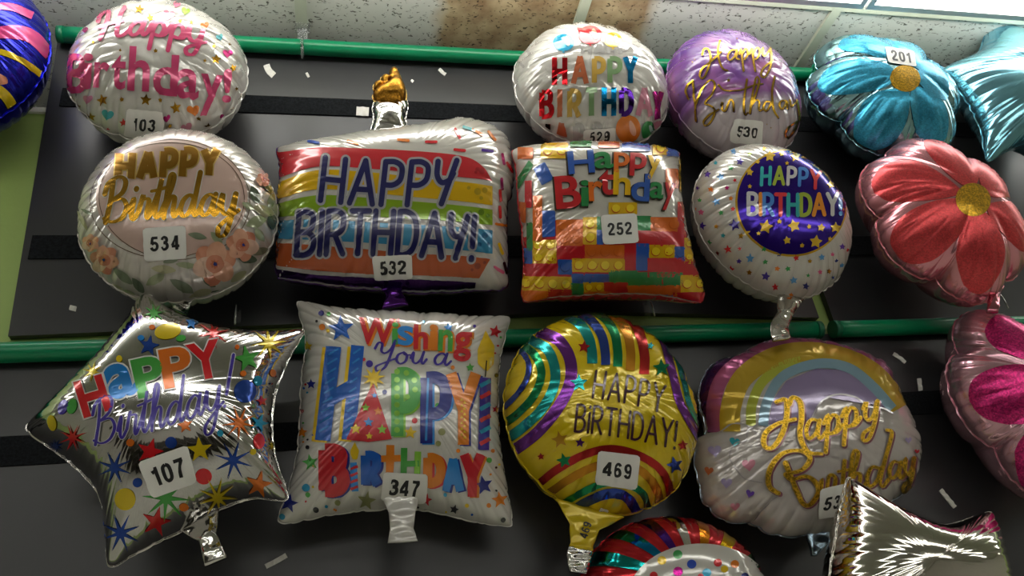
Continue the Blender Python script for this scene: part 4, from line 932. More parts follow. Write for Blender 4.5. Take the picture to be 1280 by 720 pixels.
# 6 -- 252 building bricks
def balloon_252():
    b = Balloon('square_balloon', 'square white balloon printed with colourful toy bricks and bubble letters, tagged 252', ink('#c8c4bb'), px=[(32, 92), (100, 86), (350, 90), (560, 92), (674, 94), (687, 124), (682, 240), (700, 400), (740, 560), (778, 640), (770, 684), (690, 672), (560, 655), (430, 655), (300, 660), (180, 668), (95, 682), (68, 660), (75, 560), (70, 420), (55, 300), (45, 160)],
                thick=.092, back_mat=ink('#b02a30', .15, .15), seam_mat=ink('#b02a30', .15, .15), k=(630, 160, 3.131), seed=6, lift=.03, fold=.7, ncrease=60)
    cc = {'r': ink('#b02a30', .15, .15), 'o': ink('#c86a2c', .2, .15), 'y': ink('#cfa81f', .2, .15), 'b': ink('#3458a0', .15, .15), 'g': ink('#2d7a46', .15, .15)}
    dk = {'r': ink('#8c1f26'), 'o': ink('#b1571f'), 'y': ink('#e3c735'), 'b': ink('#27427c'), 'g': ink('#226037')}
    it = [b.poly([(60, 440), (205, 360), (690, 350), (760, 450), (820, 700), (600, 720), (300, 720), (30, 720)], cc['r'], 1, 4)]
    R = [(205, 360, 310, 462, 'o', 2, 2), (308, 350, 364, 457, 'y', 1, 2), (362, 348, 385, 402, 'g', 0, 0), (512, 345, 575, 402, 'g', 0, 0), (572, 350, 692, 407, 'o', 2, 1), (362, 400, 388, 457, 'b', 0, 0), (512, 405, 702, 464, 'r', 0, 0), (112, 438, 207, 532, 'y', 2, 2), (205, 462, 317, 517, 'r', 0, 0), (315, 458, 472, 512, 'o', 3, 1), (470, 452, 517, 557, 'r', 0, 0), (515, 452, 568, 557, 'b', 0, 0), (566, 458, 667, 510, 'y', 2, 1), (665, 465, 707, 522, 'b', 1, 1), (703, 430, 738, 532, 'y', 1, 2), (60, 530, 213, 582, 'r', 0, 0), (211, 515, 266, 572, 'b', 1, 1), (265, 510, 472, 562, 'y', 4, 1), (560, 508, 760, 582, 'r', 0, 0), (60, 580, 267, 637, 'y', 4, 1), (265, 568, 412, 604, 'b', 0, 0), (410, 555, 522, 604, 'g', 0, 0), (485, 562, 698, 617, 'g', 0, 0), (690, 575, 790, 642, 'y', 2, 1), (50, 635, 172, 700, 'o', 2, 1), (165, 628, 266, 700, 'r', 0, 0), (262, 604, 312, 700, 'g', 0, 0), (310, 600, 392, 640, 'y', 2, 1), (390, 600, 486, 652, 'r', 0, 0), (480, 612, 692, 655, 'o', 0, 0), (660, 640, 800, 700, 'r', 0, 0), (310, 636, 420, 700, 'o', 0, 0), (420, 645, 560, 700, 'g', 0, 0), (560, 650, 662, 700, 'b', 0, 0), (408, 293, 520, 342, 'y', 2, 1), (116, 265, 152, 442, 'o', 0, 0), (152, 325, 202, 427, 'b', 0, 0), (92, 370, 116, 480, 'g', 0, 0), (70, 470, 114, 532, 'b', 0, 0), (145, 60, 252, 122, 'y', 2, 1), (85, 205, 112, 312, 'r', 0, 0), (258, 40, 342, 76, 'g', 0, 0), (368, 40, 452, 80, 'o', 0, 0), (460, 44, 572, 94, 'b', 0, 0), (580, 60, 640, 108, 'y', 1, 1), (632, 58, 684, 112, 'b', 0, 0), (630, 160, 680, 238, 'o', 1, 1), (676, 290, 702, 430, 'r', 0, 0), (56, 78, 116, 122, 'o', 0, 0), (60, 290, 90, 370, 'o', 0, 0), (684, 120, 700, 250, 'y', 0, 0)]
    for ib, (x0, y0, x1, y1, c, nx, ny) in enumerate(R):
        it.append(b.poly(rect_pts(x0, y0, x1, y1), cc[c], 2 + .03 * ib, 3))
        for i in range(nx):
            for j in range(ny):
                cx = x0 + (x1 - x0) * (i + .5) / nx; cy = y0 + (y1 - y0) * (j + .5) / ny; r = min((x1 - x0) / nx, (y1 - y0) / ny) * .36
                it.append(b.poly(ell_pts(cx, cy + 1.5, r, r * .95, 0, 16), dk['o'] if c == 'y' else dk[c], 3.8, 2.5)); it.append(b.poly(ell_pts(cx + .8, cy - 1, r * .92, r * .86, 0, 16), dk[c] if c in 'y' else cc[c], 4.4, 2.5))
    it.append(b.poly([(48, 205), (100, 125), (116, 145), (60, 240)], cc['g'], 2)); it.append(b.poly([(116, 160), (160, 133), (196, 200), (150, 226)], cc['b'], 2))
    b.put('printed_brick', it)
    dko = ink('#33281f')
    L1 = [('H', (250, 93, 352, 182), 'b', -.08), ('a', (352, 98, 426, 163), 'g', -.03), ('p', (428, 100, 490, 178), 'o', .02), ('p', (490, 102, 556, 192), 'r', .05), ('y', (556, 112, 613, 206), 'y', .08)]
    L2 = [('B', (202, 190, 300, 318), 'r', -.08), ('i', (300, 208, 332, 310), 'g', 0), ('r', (330, 213, 386, 290), 'o', -.05), ('t', (372, 167, 430, 266), 'r', 0), ('h', (426, 168, 494, 266), 'y', .03), ('d', (496, 182, 568, 290), 'b', .05), ('a', (568, 215, 622, 280), 'g', .08), ('y', (620, 218, 664, 326), 'r', .1)]
    b.glyphs('letter', [(c, q, cc[m], r) for c, q, m, r in L1], layer=6, outline=dko, obold=.0, grow=3, bold=.024, shift=(-4, 3))
    b.glyphs('letter', [(c, q, cc[m], r) for c, q, m, r in L2], layer=6, outline=dko, obold=.0, grow=3, bold=.024, shift=(-4, 3))
    b.tag([(375, 346), (516, 338), (524, 450), (386, 458)], '252', layer=8)
balloon_252()

# 7 -- 530
def balloon_530():
    m, nt, bs = nodes_of('watercolour_foil'); bs.inputs['Roughness'].default_value = .22; bs.inputs['Coat Weight'].default_value = .6; bs.inputs['Coat Roughness'].default_value = .07
    tc = foil_bump(nt, bs, .009, 8.0, 1.8)
    n = N(nt, 'ShaderNodeTexNoise', i_Scale=7.0, i_Detail=3.0, i_Distortion=.8); nt.links.new(tc.outputs['Object'], n.inputs['Vector'])
    r = N(nt, 'ShaderNodeValToRGB'); e = r.color_ramp.elements; e[0].position = .3; e[0].color = lin('#56388c'); e[1].position = .72; e[1].color = lin('#b8749c')
    for p, c in ((.42, '#744694'), (.52, '#8a5699'), (.62, '#a4649a')): q = e.new(p); q.color = lin(c)
    nt.links.new(n.outputs['Fac'], r.inputs[0])
    sx = N(nt, 'ShaderNodeSeparateXYZ'); nt.links.new(tc.outputs['Object'], sx.inputs[0])
    ma = N(nt, 'ShaderNodeMath', operation='MULTIPLY_ADD'); ma.inputs[1].default_value = .10; nt.links.new(n.outputs['Fac'], ma.inputs[0]); nt.links.new(sx.outputs['Z'], ma.inputs[2])
    mr = N(nt, 'ShaderNodeMapRange'); mr.inputs['From Min'].default_value = -.015; mr.inputs['From Max'].default_value = -.045; nt.links.new(ma.outputs[0], mr.inputs['Value'])
    mx = N(nt, 'ShaderNodeMix', data_type='RGBA'); nt.links.new(mr.outputs[0], mx.inputs[0]); nt.links.new(r.outputs[0], mx.inputs[6]); mx.inputs[7].default_value = lin('#bdb2b6'); nt.links.new(mx.outputs[2], bs.inputs['Base Color'])
    b = Balloon('round_balloon', 'purple and pink watercolour round balloon with thin gold script, tagged 530', m, bbox=(829, 35, 1003, 211), k=(820, 20, 3.273), seed=7, fold=1.7, ncrease=26)
    g = foil('#b9922e', 1.0, .22, .002); sh = ink('#5b4668')
    kk = b.k; b.k = (830, 50, 4.233)
    HP = [[[(203, 80), (212, 52), (236, 55), (246, 105), (228, 168), (206, 205), (190, 190), (205, 152), (250, 115), (300, 68)], [(295, 8), (285, 55), (290, 110), (310, 155), (335, 165)]], [[(385, 55), (352, 60), (335, 90), (346, 112), (370, 92), (386, 55), (380, 98), (396, 106)]], [[(396, 78), (405, 52), (412, 110), (418, 166)], [(410, 78), (430, 50), (442, 75), (424, 106)]],
          [[(450, 78), (464, 48), (470, 110), (480, 168)], [(468, 78), (490, 45), (506, 66), (490, 100), (475, 106)]], [[(512, 66), (520, 45), (522, 85), (540, 80), (560, 48)], [(560, 46), (566, 110), (550, 170), (525, 202), (510, 186), (525, 150), (572, 112)]]]
    BD = [[[(138, 305), (118, 272), (130, 235), (158, 218)], [(154, 216), (165, 300), (175, 425)], [(172, 335), (208, 252), (245, 214), (268, 232), (258, 282), (220, 330), (248, 345), (270, 372), (255, 420), (226, 446), (212, 430), (240, 395), (290, 365)]], [[(302, 345), (310, 328), (310, 368), (324, 376), (340, 340)], ], [[(338, 345), (350, 318), (364, 330), (368, 376)]], [[(436, 212), (422, 320), (424, 392), (442, 384)], [(288, 240), (320, 268), (400, 268), (480, 240), (520, 235)]],
          [[(466, 340), (500, 230), (486, 200), (468, 280), (454, 388)], [(458, 352), (485, 320), (502, 332), (500, 374), (522, 368)]], [[(560, 330), (535, 330), (523, 360), (540, 376), (564, 338)], [(582, 198), (568, 280), (576, 368), (600, 410)]], [[(642, 322), (615, 325), (607, 350), (624, 366), (646, 326), (650, 362)]], [[(662, 320), (670, 352), (694, 330)], [(700, 318), (716, 400), (690, 470), (656, 510), (640, 490), (665, 450), (722, 418)]]]
    for word in (HP, BD):
        for letter in word:
            for m_, l_, dx, wd in ((sh, 3, 3, 12), (g, 4, 0, 11)):
                v, f = merge([ribbon(cr([(x + dx, y + dx) for x, y in q], 8), wd, 'round', step=8, thin=.6) for q in letter]); b.put('letter' if l_ == 4 else 'letter_outline', [(v, f, m_, l_)])
    b.k = kk
    b.put('printed_flourish', [b.poly(star_pts(296, 265, 9), g, 3, 2)] + [b.poly(ell_pts(x, y, 3), g, 3, 2) for x, y in ((150, 190), (160, 180), (80, 310), (95, 320), (70, 300), (330, 95), (455, 440), (470, 455))])
    b.tag([(318, 418), (437, 430), (430, 525), (305, 512)], '530')
balloon_530()

# 8 -- purple medallion
def balloon_medallion():
    b = Balloon('round_balloon', 'white round balloon with small coloured stars and a purple happy birthday medallion', ink('#c4c0b8'), bbox=(862, 179, 1066, 380), k=(850, 160, 2.665), seed=8, lift=.03, fold=1.0)
    pu = foil('#3a1f96', .7, .14, .003); gd = ink('#c9a43c', .5, .2)
    b.put('medallion', [b.poly(ell_pts(370, 250, 186, 178, .2, 60), gd, 1, 4), b.poly(ell_pts(371, 249, 180, 172, .2, 60), pu, 2, 4)])
    lt = dict(t=ink('#49b0b0'), l=ink('#a6b64e'), w=ink('#d5d2d2'), b=ink('#5a8ed0'), r=ink('#d84a4e'), o=ink('#dc9440'), g=ink('#c9c7cc'))
    b.word('letter', 'HAPPY', [(270, 192), (360, 190), (462, 206)], 56, 11, [lt[c] for c in 'tlwbr'], gap=.32, layer=4)
    b.word('letter', 'BIRTHDAY!', [(228, 288), (372, 292), (532, 288)], 68, 13, [lt[c] for c in 'gobrtlowb'], gap=.2, layer=4)
    ye = [(298, 97, 21), (337, 88, 11), (383, 98, 19), (232, 150, 13), (285, 330, 25), (330, 313, 10), (378, 327, 23), (428, 330, 9), (468, 333, 15), (515, 333, 19), (355, 375, 15), (450, 380, 23), (405, 392, 9), (497, 370, 9), (355, 120, 8), (232, 197, 8), (500, 190, 15), (258, 115, 9), (262, 352, 8)]
    yl = {'y': ink('#d6b23a', .3, .2)}
    b.stars([q + ('y',) for q in ye], yl, 4, .5, 'medallion_star')
    st = '93,153,purple,14;137,162,lblue,15;170,133,green,12;200,113,indigo,15;105,203,orange,12;157,200,mag,10;183,175,red,8;122,245,lblue,16;67,240,green,9;72,280,pink,13;170,235,orange,10;177,270,red,10;138,282,green,11;75,325,indigo,16;122,327,gold,10;183,322,indigo,22;145,357,teal,10;205,358,gold,12;97,382,green,14;258,372,orange,15;162,402,red,16;200,400,red,8;125,417,gold,10;280,403,green,11;235,432,lblue,17;198,443,indigo,11;330,420,navy,11;387,432,red,13;285,445,green,11;432,443,gold,9;472,430,lblue,13;508,420,pink,9;540,395,purple,12;170,470,red,15;232,480,gold,11;140,488,red,10;325,467,orange,11;360,468,green,11;287,492,indigo,17;227,527,teal,13;180,515,blue,10;318,528,red,14;380,505,lblue,15;427,490,green,8;467,478,pink,10;497,475,gold,11;420,525,navy,14;295,553,green,9;335,565,indigo,14;510,495,blue,8;560,405,red,7;540,455,lblue,9;522,440,navy,7;232,88,lime,10;180,78,lblue,12;280,70,gold,9;120,115,teal,9;60,200,purple,10;50,270,orange,9;90,430,teal,10;200,560,purple,11;260,575,teal,9;370,555,orange,10'
    b.stars([(float(x), float(y), float(r), c) for x, y, c, r in (q.split(',') for q in st.split(';'))], C)
    b.neck([(368, 560), (348, 622), (332, 662), (338, 706)], [92, 52, 64, 60], foil('#cfccc6', 1.0, .14, .005, 16, 1.0), seed=12, depths=[0, .01, .02, .03])
balloon_medallion()

# 9, 11, 12 -- flowers
def flower(label, bbox, k, foilm, petal, petals, centre, gold, seed, rot, n=6, lift=0.0, fold=1.2, depth=.2, yaw=0, tilt=0, rim=None):
    b = Balloon('flower_balloon', label, foilm, bbox=bbox, outline=flower_outline(n, depth, rot), k=k, seed=seed, fold=fold, ncrease=36, thick=.27, lift=lift, grooves=[rot + math.pi / n * (2 * q + 1) for q in range(n)], yaw=yaw, tilt=tilt)
    petals = [np.mean(p, axis=0) + (np.array(p, float) - np.mean(p, axis=0)) * 1.13 for p in petals]
    b.put('petal', [b.poly(cr(p, 6, True), petal, 1, 3) for p in petals])
    b.put('flower_centre', [b.poly(ell_pts(*centre), gold, 2, 3)])
    return b
gc = foil('#c79a2a', .7, .28, .002, 9, 0, 0, .6)
fl1 = flower('turquoise foil flower balloon with a yellow centre, tagged 201', (1003, 42, 1201, 207), (980, 0, 3.273), foil('#9cc6d0', 1.0, .16, .008, 8, 1.4), foil('#3a9fc2', .6, .27, .006, 8, 1.0, 0, .35),
    [[(160, 335), (200, 280), (300, 250), (390, 262), (432, 290), (432, 330), (380, 360), (270, 378), (180, 370)], [(235, 185), (265, 155), (330, 145), (420, 165), (440, 190), (400, 230), (330, 215), (262, 205)], [(440, 180), (540, 190), (610, 245), (560, 285), (530, 270), (480, 262), (430, 235)], [(560, 290), (640, 265), (665, 330), (660, 400), (610, 380), (560, 340)], [(300, 520), (330, 430), (400, 385), (490, 385), (500, 440), (480, 520), (430, 580), (360, 600), (310, 570)], [(525, 400), (560, 370), (640, 420), (665, 500), (650, 560), (590, 570), (545, 520)]],
    (495, 322, 62, 54, .2), gc, 21, .0, fold=1.4)
fl1.tag([(410, 192), (530, 212), (540, 276), (425, 258)], '201', layer=4)
fl2 = flower('red and pink foil flower balloon with a gold centre', (1068, 171, 1288, 386), (1040, 160, 3.0), foil('#e39aa4', .75, .2, .005, 8, .6), foil('#d0464a', .55, .3, .003, 9, .3, 0, .25),
    [[(170, 200), (215, 145), (300, 132), (380, 165), (455, 222), (462, 242), (380, 262), (250, 268), (190, 245)], [(362, 55), (440, 55), (510, 85), (545, 115), (535, 195), (500, 210), (440, 170), (375, 100)], [(562, 118), (650, 165), (690, 240), (660, 252), (595, 250), (562, 205)], [(238, 405), (280, 335), (370, 290), (465, 280), (490, 310), (480, 375), (430, 440), (370, 485), (300, 492), (255, 460)], [(510, 335), (545, 325), (590, 350), (632, 430), (632, 500), (600, 570), (550, 602), (500, 565), (478, 480), (488, 400)], [(592, 300), (640, 285), (730, 295), (745, 380), (720, 450), (670, 420), (610, 350)]],
    (528, 270, 66, 62, .3), gc, 22, .5, fold=1.1, lift=.035)
fl2.neck([(612, 590), (608, 635), (602, 690)], [70, 40, 44], foil('#c87888', 1.0, .14, .006, 12, 1.0), seed=4, depths=[0, .02, .03])
fl3 = flower('pink foil flower balloon with magenta petals', (1173, 386, 1390, 632), (1020, 380, 2.118), foil('#dcaab8', .75, .18, .006, 8, .9), foil('#c42a72', .7, .28, .003, 9, .3, 0, .55),
    [[(460, 70), (490, 35), (560, 30), (640, 70), (660, 130), (600, 150), (520, 130), (475, 105)], [(420, 235), (440, 195), (500, 172), (580, 172), (640, 200), (650, 260), (590, 300), (510, 308), (445, 285)], [(540, 380), (600, 320), (650, 330), (660, 440), (600, 500), (550, 470)]],
    (700, 240, 40, 38), gc, 23, .55, n=5, fold=1.1, depth=.22)

# 10 -- turquoise star at the right edge
b = Balloon('star_balloon', 'plain turquoise foil star balloon beside the turquoise flower', foil('#7cb7c8', .85, .14, .003, 9, .4), px=[(1178, 86), (1200, 78), (1222, 66), (1232, 42), (1244, 33), (1265, 42), (1295, 62), (1340, 62), (1385, 72), (1365, 110), (1335, 135), (1350, 180), (1352, 215), (1310, 200), (1285, 180), (1258, 190), (1236, 202), (1230, 190), (1224, 160), (1208, 128), (1188, 100)], thick=.075, seed=31, lift=.03, fold=.55, ncrease=60)

# 13 -- 107 silver star
def balloon_107():
    b = Balloon('star_balloon', 'silver foil star balloon with bright lettering and starbursts, tagged 107', foil('#c9c7c6', 1.0, .05, .0018), px=[(322, 20), (340, 18), (362, 36), (430, 84), (520, 116), (640, 118), (718, 104), (730, 112), (722, 128), (690, 185), (660, 260), (650, 330), (656, 420), (688, 518), (688, 534), (670, 540), (600, 535), (520, 560), (450, 602), (330, 660), (258, 702), (238, 706), (230, 690), (228, 640), (220, 560), (195, 500), (120, 430), (38, 372), (26, 352), (40, 338), (130, 268), (220, 178), (275, 95), (305, 38)],
                thick=.10, k=(20, 360, 2.027), seed=13, lift=.045, fold=.5, ncrease=70, seam_mat=SILVER_W)
    q = dict(r=ink('#c1272d', .3, .15), b=ink('#2d7dc0', .3, .15), g=ink('#4a9a48', .3, .15), o=ink('#d0722c', .3, .15), n=ink('#2c4a92', .5, .15), y=ink('#cdb52c', .3, .15), t=ink('#2f93b0', .3, .15), p=ink('#4a3c96', .2, .15))
    st = [(337, 147, 28, 'n', 5, .4), (585, 180, 36, 'g', 5, .38), (465, 410, 34, 'y', 5, .4), (340, 415, 36, 'r', 5, .4), (355, 592, 40, 'r', 5, .35), (615, 497, 36, 'o', 5, .35), (428, 348, 22, 'o', 5, .4), (615, 342, 26, 't', 5, .35), (622, 286, 15, 'r', 5, .4), (640, 140, 46, 'y', 8, .25), (250, 455, 46, 'n', 8, .22), (550, 437, 52, 'n', 8, .2), (380, 532, 62, 'g', 8, .22), (510, 530, 52, 'y', 9, .22), (265, 620, 52, 'n', 8, .22), (565, 342, 46, 'o', 9, .22), (500, 115, 42, 'r', 8, .2), (145, 378, 36, 'r', 8, .22), (195, 212, 28, 'y', 8, .25), (445, 90, 18, 'b', 5, .4), (100, 400, 20, 'n', 8, .3), (650, 400, 16, 'y', 8, .3), (350, 65, 30, 'g', 8, .25)]
    b.put('printed_starburst', [b.poly(star_pts(x, y, r, n, i, b.rng.uniform(-.4, .4)), q[c], 1 + i2 % 2, 2.2) for i2, (x, y, r, c, n, i) in enumerate(st)])
    dd = [(580, 262, 28, 29, 0, 'n'), (393, 392, 15, 15, 0, 'n'), (475, 477, 21, 20, 0, 'r'), (277, 535, 26, 28, 0, 'y'), (615, 388, 14, 20, 0, 'r'), (612, 235, 11, 13, 0, 't'), (308, 493, 12, 12, 0, 'n'), (92, 342, 11, 20, -.2, 'y'), (143, 300, 12, 20, .3, 'g'), (120, 302, 12, 20, .4, 'p'), (317, 127, 9, 7, 0, 'b'), (418, 128, 13, 8, -.2, 'g'), (575, 217, 8, 8, 0, 'o'), (650, 215, 8, 10, 0, 'o'), (517, 368, 8, 9, 0, 't'), (290, 392, 10, 10, 0, 'o'), (262, 180, 8, 9, 0, 'y'), (600, 415, 8, 8, 0, 'y'), (385, 110, 34, 20, -.2, 'y'), (345, 100, 8, 6, 0, 'o'), (425, 555, 12, 10, 0, 'o'), (560, 150, 6, 6, 0, 'o')]
    b.dots(dd, q)
    wt = ink('#d8d6d4')
    b.glyphs('letter', [('H', (160, 228, 234, 322), q['r'], -.3), ('a', (230, 192, 302, 280), q['b'], -.28), ('P', (300, 176, 376, 276), q['g'], -.22), ('P', (368, 152, 446, 252), q['o'], -.18), ('Y', (436, 138, 522, 232), q['r'], -.2)], layer=4, outline=wt, obold=.02, grow=4, bold=.036)
    b.word('letter', 'Birthday!', [(196, 398), (360, 358), (545, 296)], 56, 8, q['p'], table=SCRIPT, outline=wt, owidth=4, gap=-.02, slant=.18, thin=.55, layer=4)
    b.tag([(310, 442), (434, 398), (458, 490), (346, 532)], '107')
    b.neck([(462, 585), (484, 632), (508, 694)], [120, 52, 64], foil('#d2d0cc', 1.0, .1, .005, 16, .8), seed=14, depths=[0, .012, .02])
balloon_107()

# 14 -- 347 square
def balloon_347():
    b = Balloon('square_balloon', 'square white balloon wishing you a happy birthday with a party hat print, tagged 347', ink('#d0cdc6'), px=[(68, 30), (85, 26), (200, 52), (400, 66), (560, 72), (648, 66), (660, 78), (648, 120), (632, 190), (626, 300), (634, 440), (662, 600), (666, 640), (650, 650), (560, 638), (450, 612), (330, 602), (170, 618), (60, 640), (24, 638), (18, 620), (40, 560), (64, 470), (76, 370), (80, 250), (92, 140), (74, 60)],
                thick=.085, k=(340, 365, 2.216), seed=14, fold=.8, ncrease=64)
    q = dict(r=ink('#b8323a', .1, .2), g=ink('#4f9a4c', .1, .2), b=ink('#2b5fae', .1, .2), o=ink('#cf7f33', .1, .2), y=ink('#d6b630', .1, .2), n=ink('#27307a', .1, .2), lb=ink('#3f86c8', .1, .2), p=ink('#45388c', .1, .2), t=ink('#3b8fb0'), ol=ink('#8f9060'), k=ink('#2a2a2e'), lg=ink('#8cbf52'))
    b.glyphs('letter', [('W', (238, 74, 338, 148), q['r'], .05), ('i', (332, 86, 350, 148), q['g'], .03), ('s', (346, 96, 392, 150), q['lb'], .03), ('h', (392, 92, 432, 160), q['r'], .02), ('i', (436, 92, 454, 160), q['o'], .02), ('n', (460, 106, 500, 166), q['g'], .05), ('g', (502, 112, 551, 194), q['r'], .05)], layer=3, bold=.026, outline=q['o'], grow=2, shift=(4, 2))
    b.word('letter', 'You a', [(285, 205), (390, 200), (492, 206)], 32, 8, q['p'], table=SCRIPT, gap=.05, thin=.45, slant=.1)
    def bar(pts, w, m, l): v, f = ribbon(np.array(pts, float), w, 'butt', step=6); return (v, f, m, l)
    it = []
    for dx, dy, m, l in ((-10, 4, q['y'], 2), (0, 0, q['b'], 3)):
        it += [bar([(172 + dx, 152 + dy), (142 + dx, 412 + dy)], 42, m, l), bar([(238 + dx, 150 + dy), (212 + dx, 410 + dy)], 36, m, l), bar([(160 + dx, 300 + dy), (222 + dx, 262 + dy)], 38, m, l)]
    for k_ in range(9):
        t = k_ / 9; y = 165 + 240 * t; it.append(bar([(155 - 30 * t + 4, y + 10), (190 - 30 * t - 4, y - 6)], 5, q['lb'], 4)); it.append(bar([(224 - 26 * t + 2, y + 8), (252 - 26 * t - 6, y - 6)], 5, q['lb'], 4))
    it.append(b.poly([(280, 252), (206, 410), (268, 416), (332, 408)], q['r'], 4))
    for x, y, r, c in ((260, 322, 13, 'lg'), (294, 332, 14, 'o'), (233, 380, 17, 'y'), (268, 362, 15, 'lb'), (305, 382, 15, 'lg'), (270, 400, 11, 'y'), (284, 288, 9, 'lb')): it.append(b.poly(star_pts(x, y, r), q[c], 5, 2))
    it.append(b.poly(star_pts(282, 240, 34, 9, .4), q['y'], 5, 2))
    def big(c, x0, y0, x1, y1, w, m, sh, l=3):
        out = []
        for dx, dy, mm, ll in ((6, 3, sh, l - 1), (0, 0, m, l)):
            for v, f in stroke_word(c, [(x0 + w / 2 + dx, y1 - (0 if c in 'PYTAR' else w / 2) + dy), (x1 - w / 2 + dx + .01, y1 - (0 if c in 'PYTAR' else w / 2) + dy)], (y1 - y0) - (w / 2 if c in 'PTR' else w if c in 'BD' else 0), w, cap='butt', n=12): out.append((v, f, mm, ll))
        return out
    it += big('P', 330, 210, 412, 400, 34, q['g'], q['lg']); it += big('P', 410, 222, 498, 420, 34, q['n'], q['lb'])
    it += big('Y', 480, 226, 578, 424, 30, q['o'], q['n'])
    for k_ in range(8): it.append(b.poly(ell_pts(346, 222 + k_ * 23, 8), q['lg'], 4, 2))
    for x, y in ((372, 226), (394, 246), (396, 272), (374, 292)): it.append(b.poly(ell_pts(x, y, 8), q['lg'], 4, 2))
    it.append(bar([(432, 240), (426, 412)], 6, q['lb'], 4))
    for k_ in range(14): it.append(b.poly(star_pts(528 + (k_ % 2) * 8 - 4, 300 + k_ * 8, 6, 3), q['y'], 4, 2))
    it.append(bar([(590, 238), (584, 438)], 30, q['p'], 3))
    for k_ in range(6): it.append(bar([(574, 262 + k_ * 32), (602, 246 + k_ * 32)], 11, q['r'] if k_ % 2 else q['t'], 4))
    it.append(b.poly([(590, 108), (614, 150), (612, 200), (592, 222), (568, 200), (568, 160)], q['y'], 3)); it.append(bar([(592, 190), (588, 236)], 3, q['k'], 4))
    b.put('letter', it)
    it = big('B', 130, 420, 216, 566, 36, q['r'], q['n']) + big('R', 246, 440, 306, 532, 26, q['b'], q['n']) + big('D', 418, 446, 480, 540, 26, q['o'], q['r']) + big('A', 470, 462, 532, 550, 22, q['lb'], q['n']) + big('Y', 518, 450, 590, 566, 26, q['r'], q['o'])
    it += [bar([(226, 472), (230, 550)], 19, q['lb'], 3)] + [bar([(218, 490 + 18 * i), (238, 482 + 18 * i)], 7, q['r'], 4) for i in range(4)] + [b.poly([(230, 416), (242, 440), (236, 464), (224, 464), (216, 442)], q['y'], 3)]
    it += [bar([(328, 424), (326, 500)], 22, q['o'], 3), bar([(302, 462), (356, 460)], 18, q['o'], 3), bar([(366, 432), (364, 506)], 18, q['g'], 3), bar([(404, 442), (402, 506)], 18, q['lg'], 3), bar([(362, 476), (408, 474)], 16, q['g'], 3)]
    b.put('letter', it)
    st = [(192, 103, 38, 'b'), (617, 110, 19, 'r'), (585, 535, 28, 'n'), (630, 575, 24, 'o'), (108, 472, 24, 'g'), (262, 576, 28, 'ol'), (48, 585, 27, 'n'), (383, 390, 20, 'y'), (427, 573, 19, 'r'), (548, 210, 13, 'g'), (488, 100, 15, 'lb'), (85, 388, 16, 'o'), (100, 150, 16, 'y'), (110, 255, 15, 'n'), (618, 325, 12, 'r'), (505, 600, 14, 'k')]
    b.stars(st, q, 2)
    dl = [(137, 60, 8, 'n'), (158, 62, 6, 'g'), (140, 98, 9, 'o'), (156, 108, 6, 'y'), (270, 200, 10, 'p'), (95, 542, 11, 't'), (100, 561, 7, 'g'), (122, 602, 8, 'k'), (182, 582, 8, 'ol'), (600, 466, 8, 'g'), (458, 315, 7, 'g'), (395, 357, 8, 'r'), (470, 388, 10, 'ol'), (312, 278, 7, 'n'), (460, 420, 8, 'ol'), (610, 440, 6, 'o'), (515, 440, 6, 'o'), (100, 430, 6, 'k'), (85, 330, 6, 'r'), (600, 590, 7, 'o'), (540, 590, 6, 'y'), (640, 630, 7, 'k'), (150, 592, 5, 't'), (330, 585, 6, 'g'), (480, 560, 6, 't'), (255, 188, 5, 'r'), (500, 210, 6, 'o'), (620, 230, 6, 'k'), (125, 82, 4, 'k'), (350, 80, 5, 'r'), (420, 84, 5, 't'), (560, 96, 5, 'p'), (380, 330, 6, 'o'), (30, 622, 8, 't')]
    rg = b.rng
    cf = [(x, y, 3.6, c) for (x, y), c in zip([(rg.uniform(88, 118), rg.uniform(180, 580)) for _ in range(12)] + [(rg.uniform(600, 645), rg.uniform(120, 600)) for _ in range(12)] + [(rg.uniform(110, 620), rg.uniform(592, 615)) for _ in range(12)], 'krgbotykrgbokrgbotykrgbokrgbotykrgbok')]
    b.dots([(x, y, r, r, 0, c) for x, y, r, c in dl], q, 2)
    b.put('printed_confetti', [b.poly(ell_pts(x, y, r, r, 0, 10), q[c], 2, 2) for x, y, r, c in cf], join=True)
    b.tag([(310, 497), (433, 503), (425, 583), (300, 573)], '347')
    b.neck([(358, 560), (360, 610), (360, 655), (362, 694)], [110, 74, 66, 84], ink('#cfccc6', .2, .2, crease=1.0), seed=15, depths=[.03, .035, .035, .035])
balloon_347()

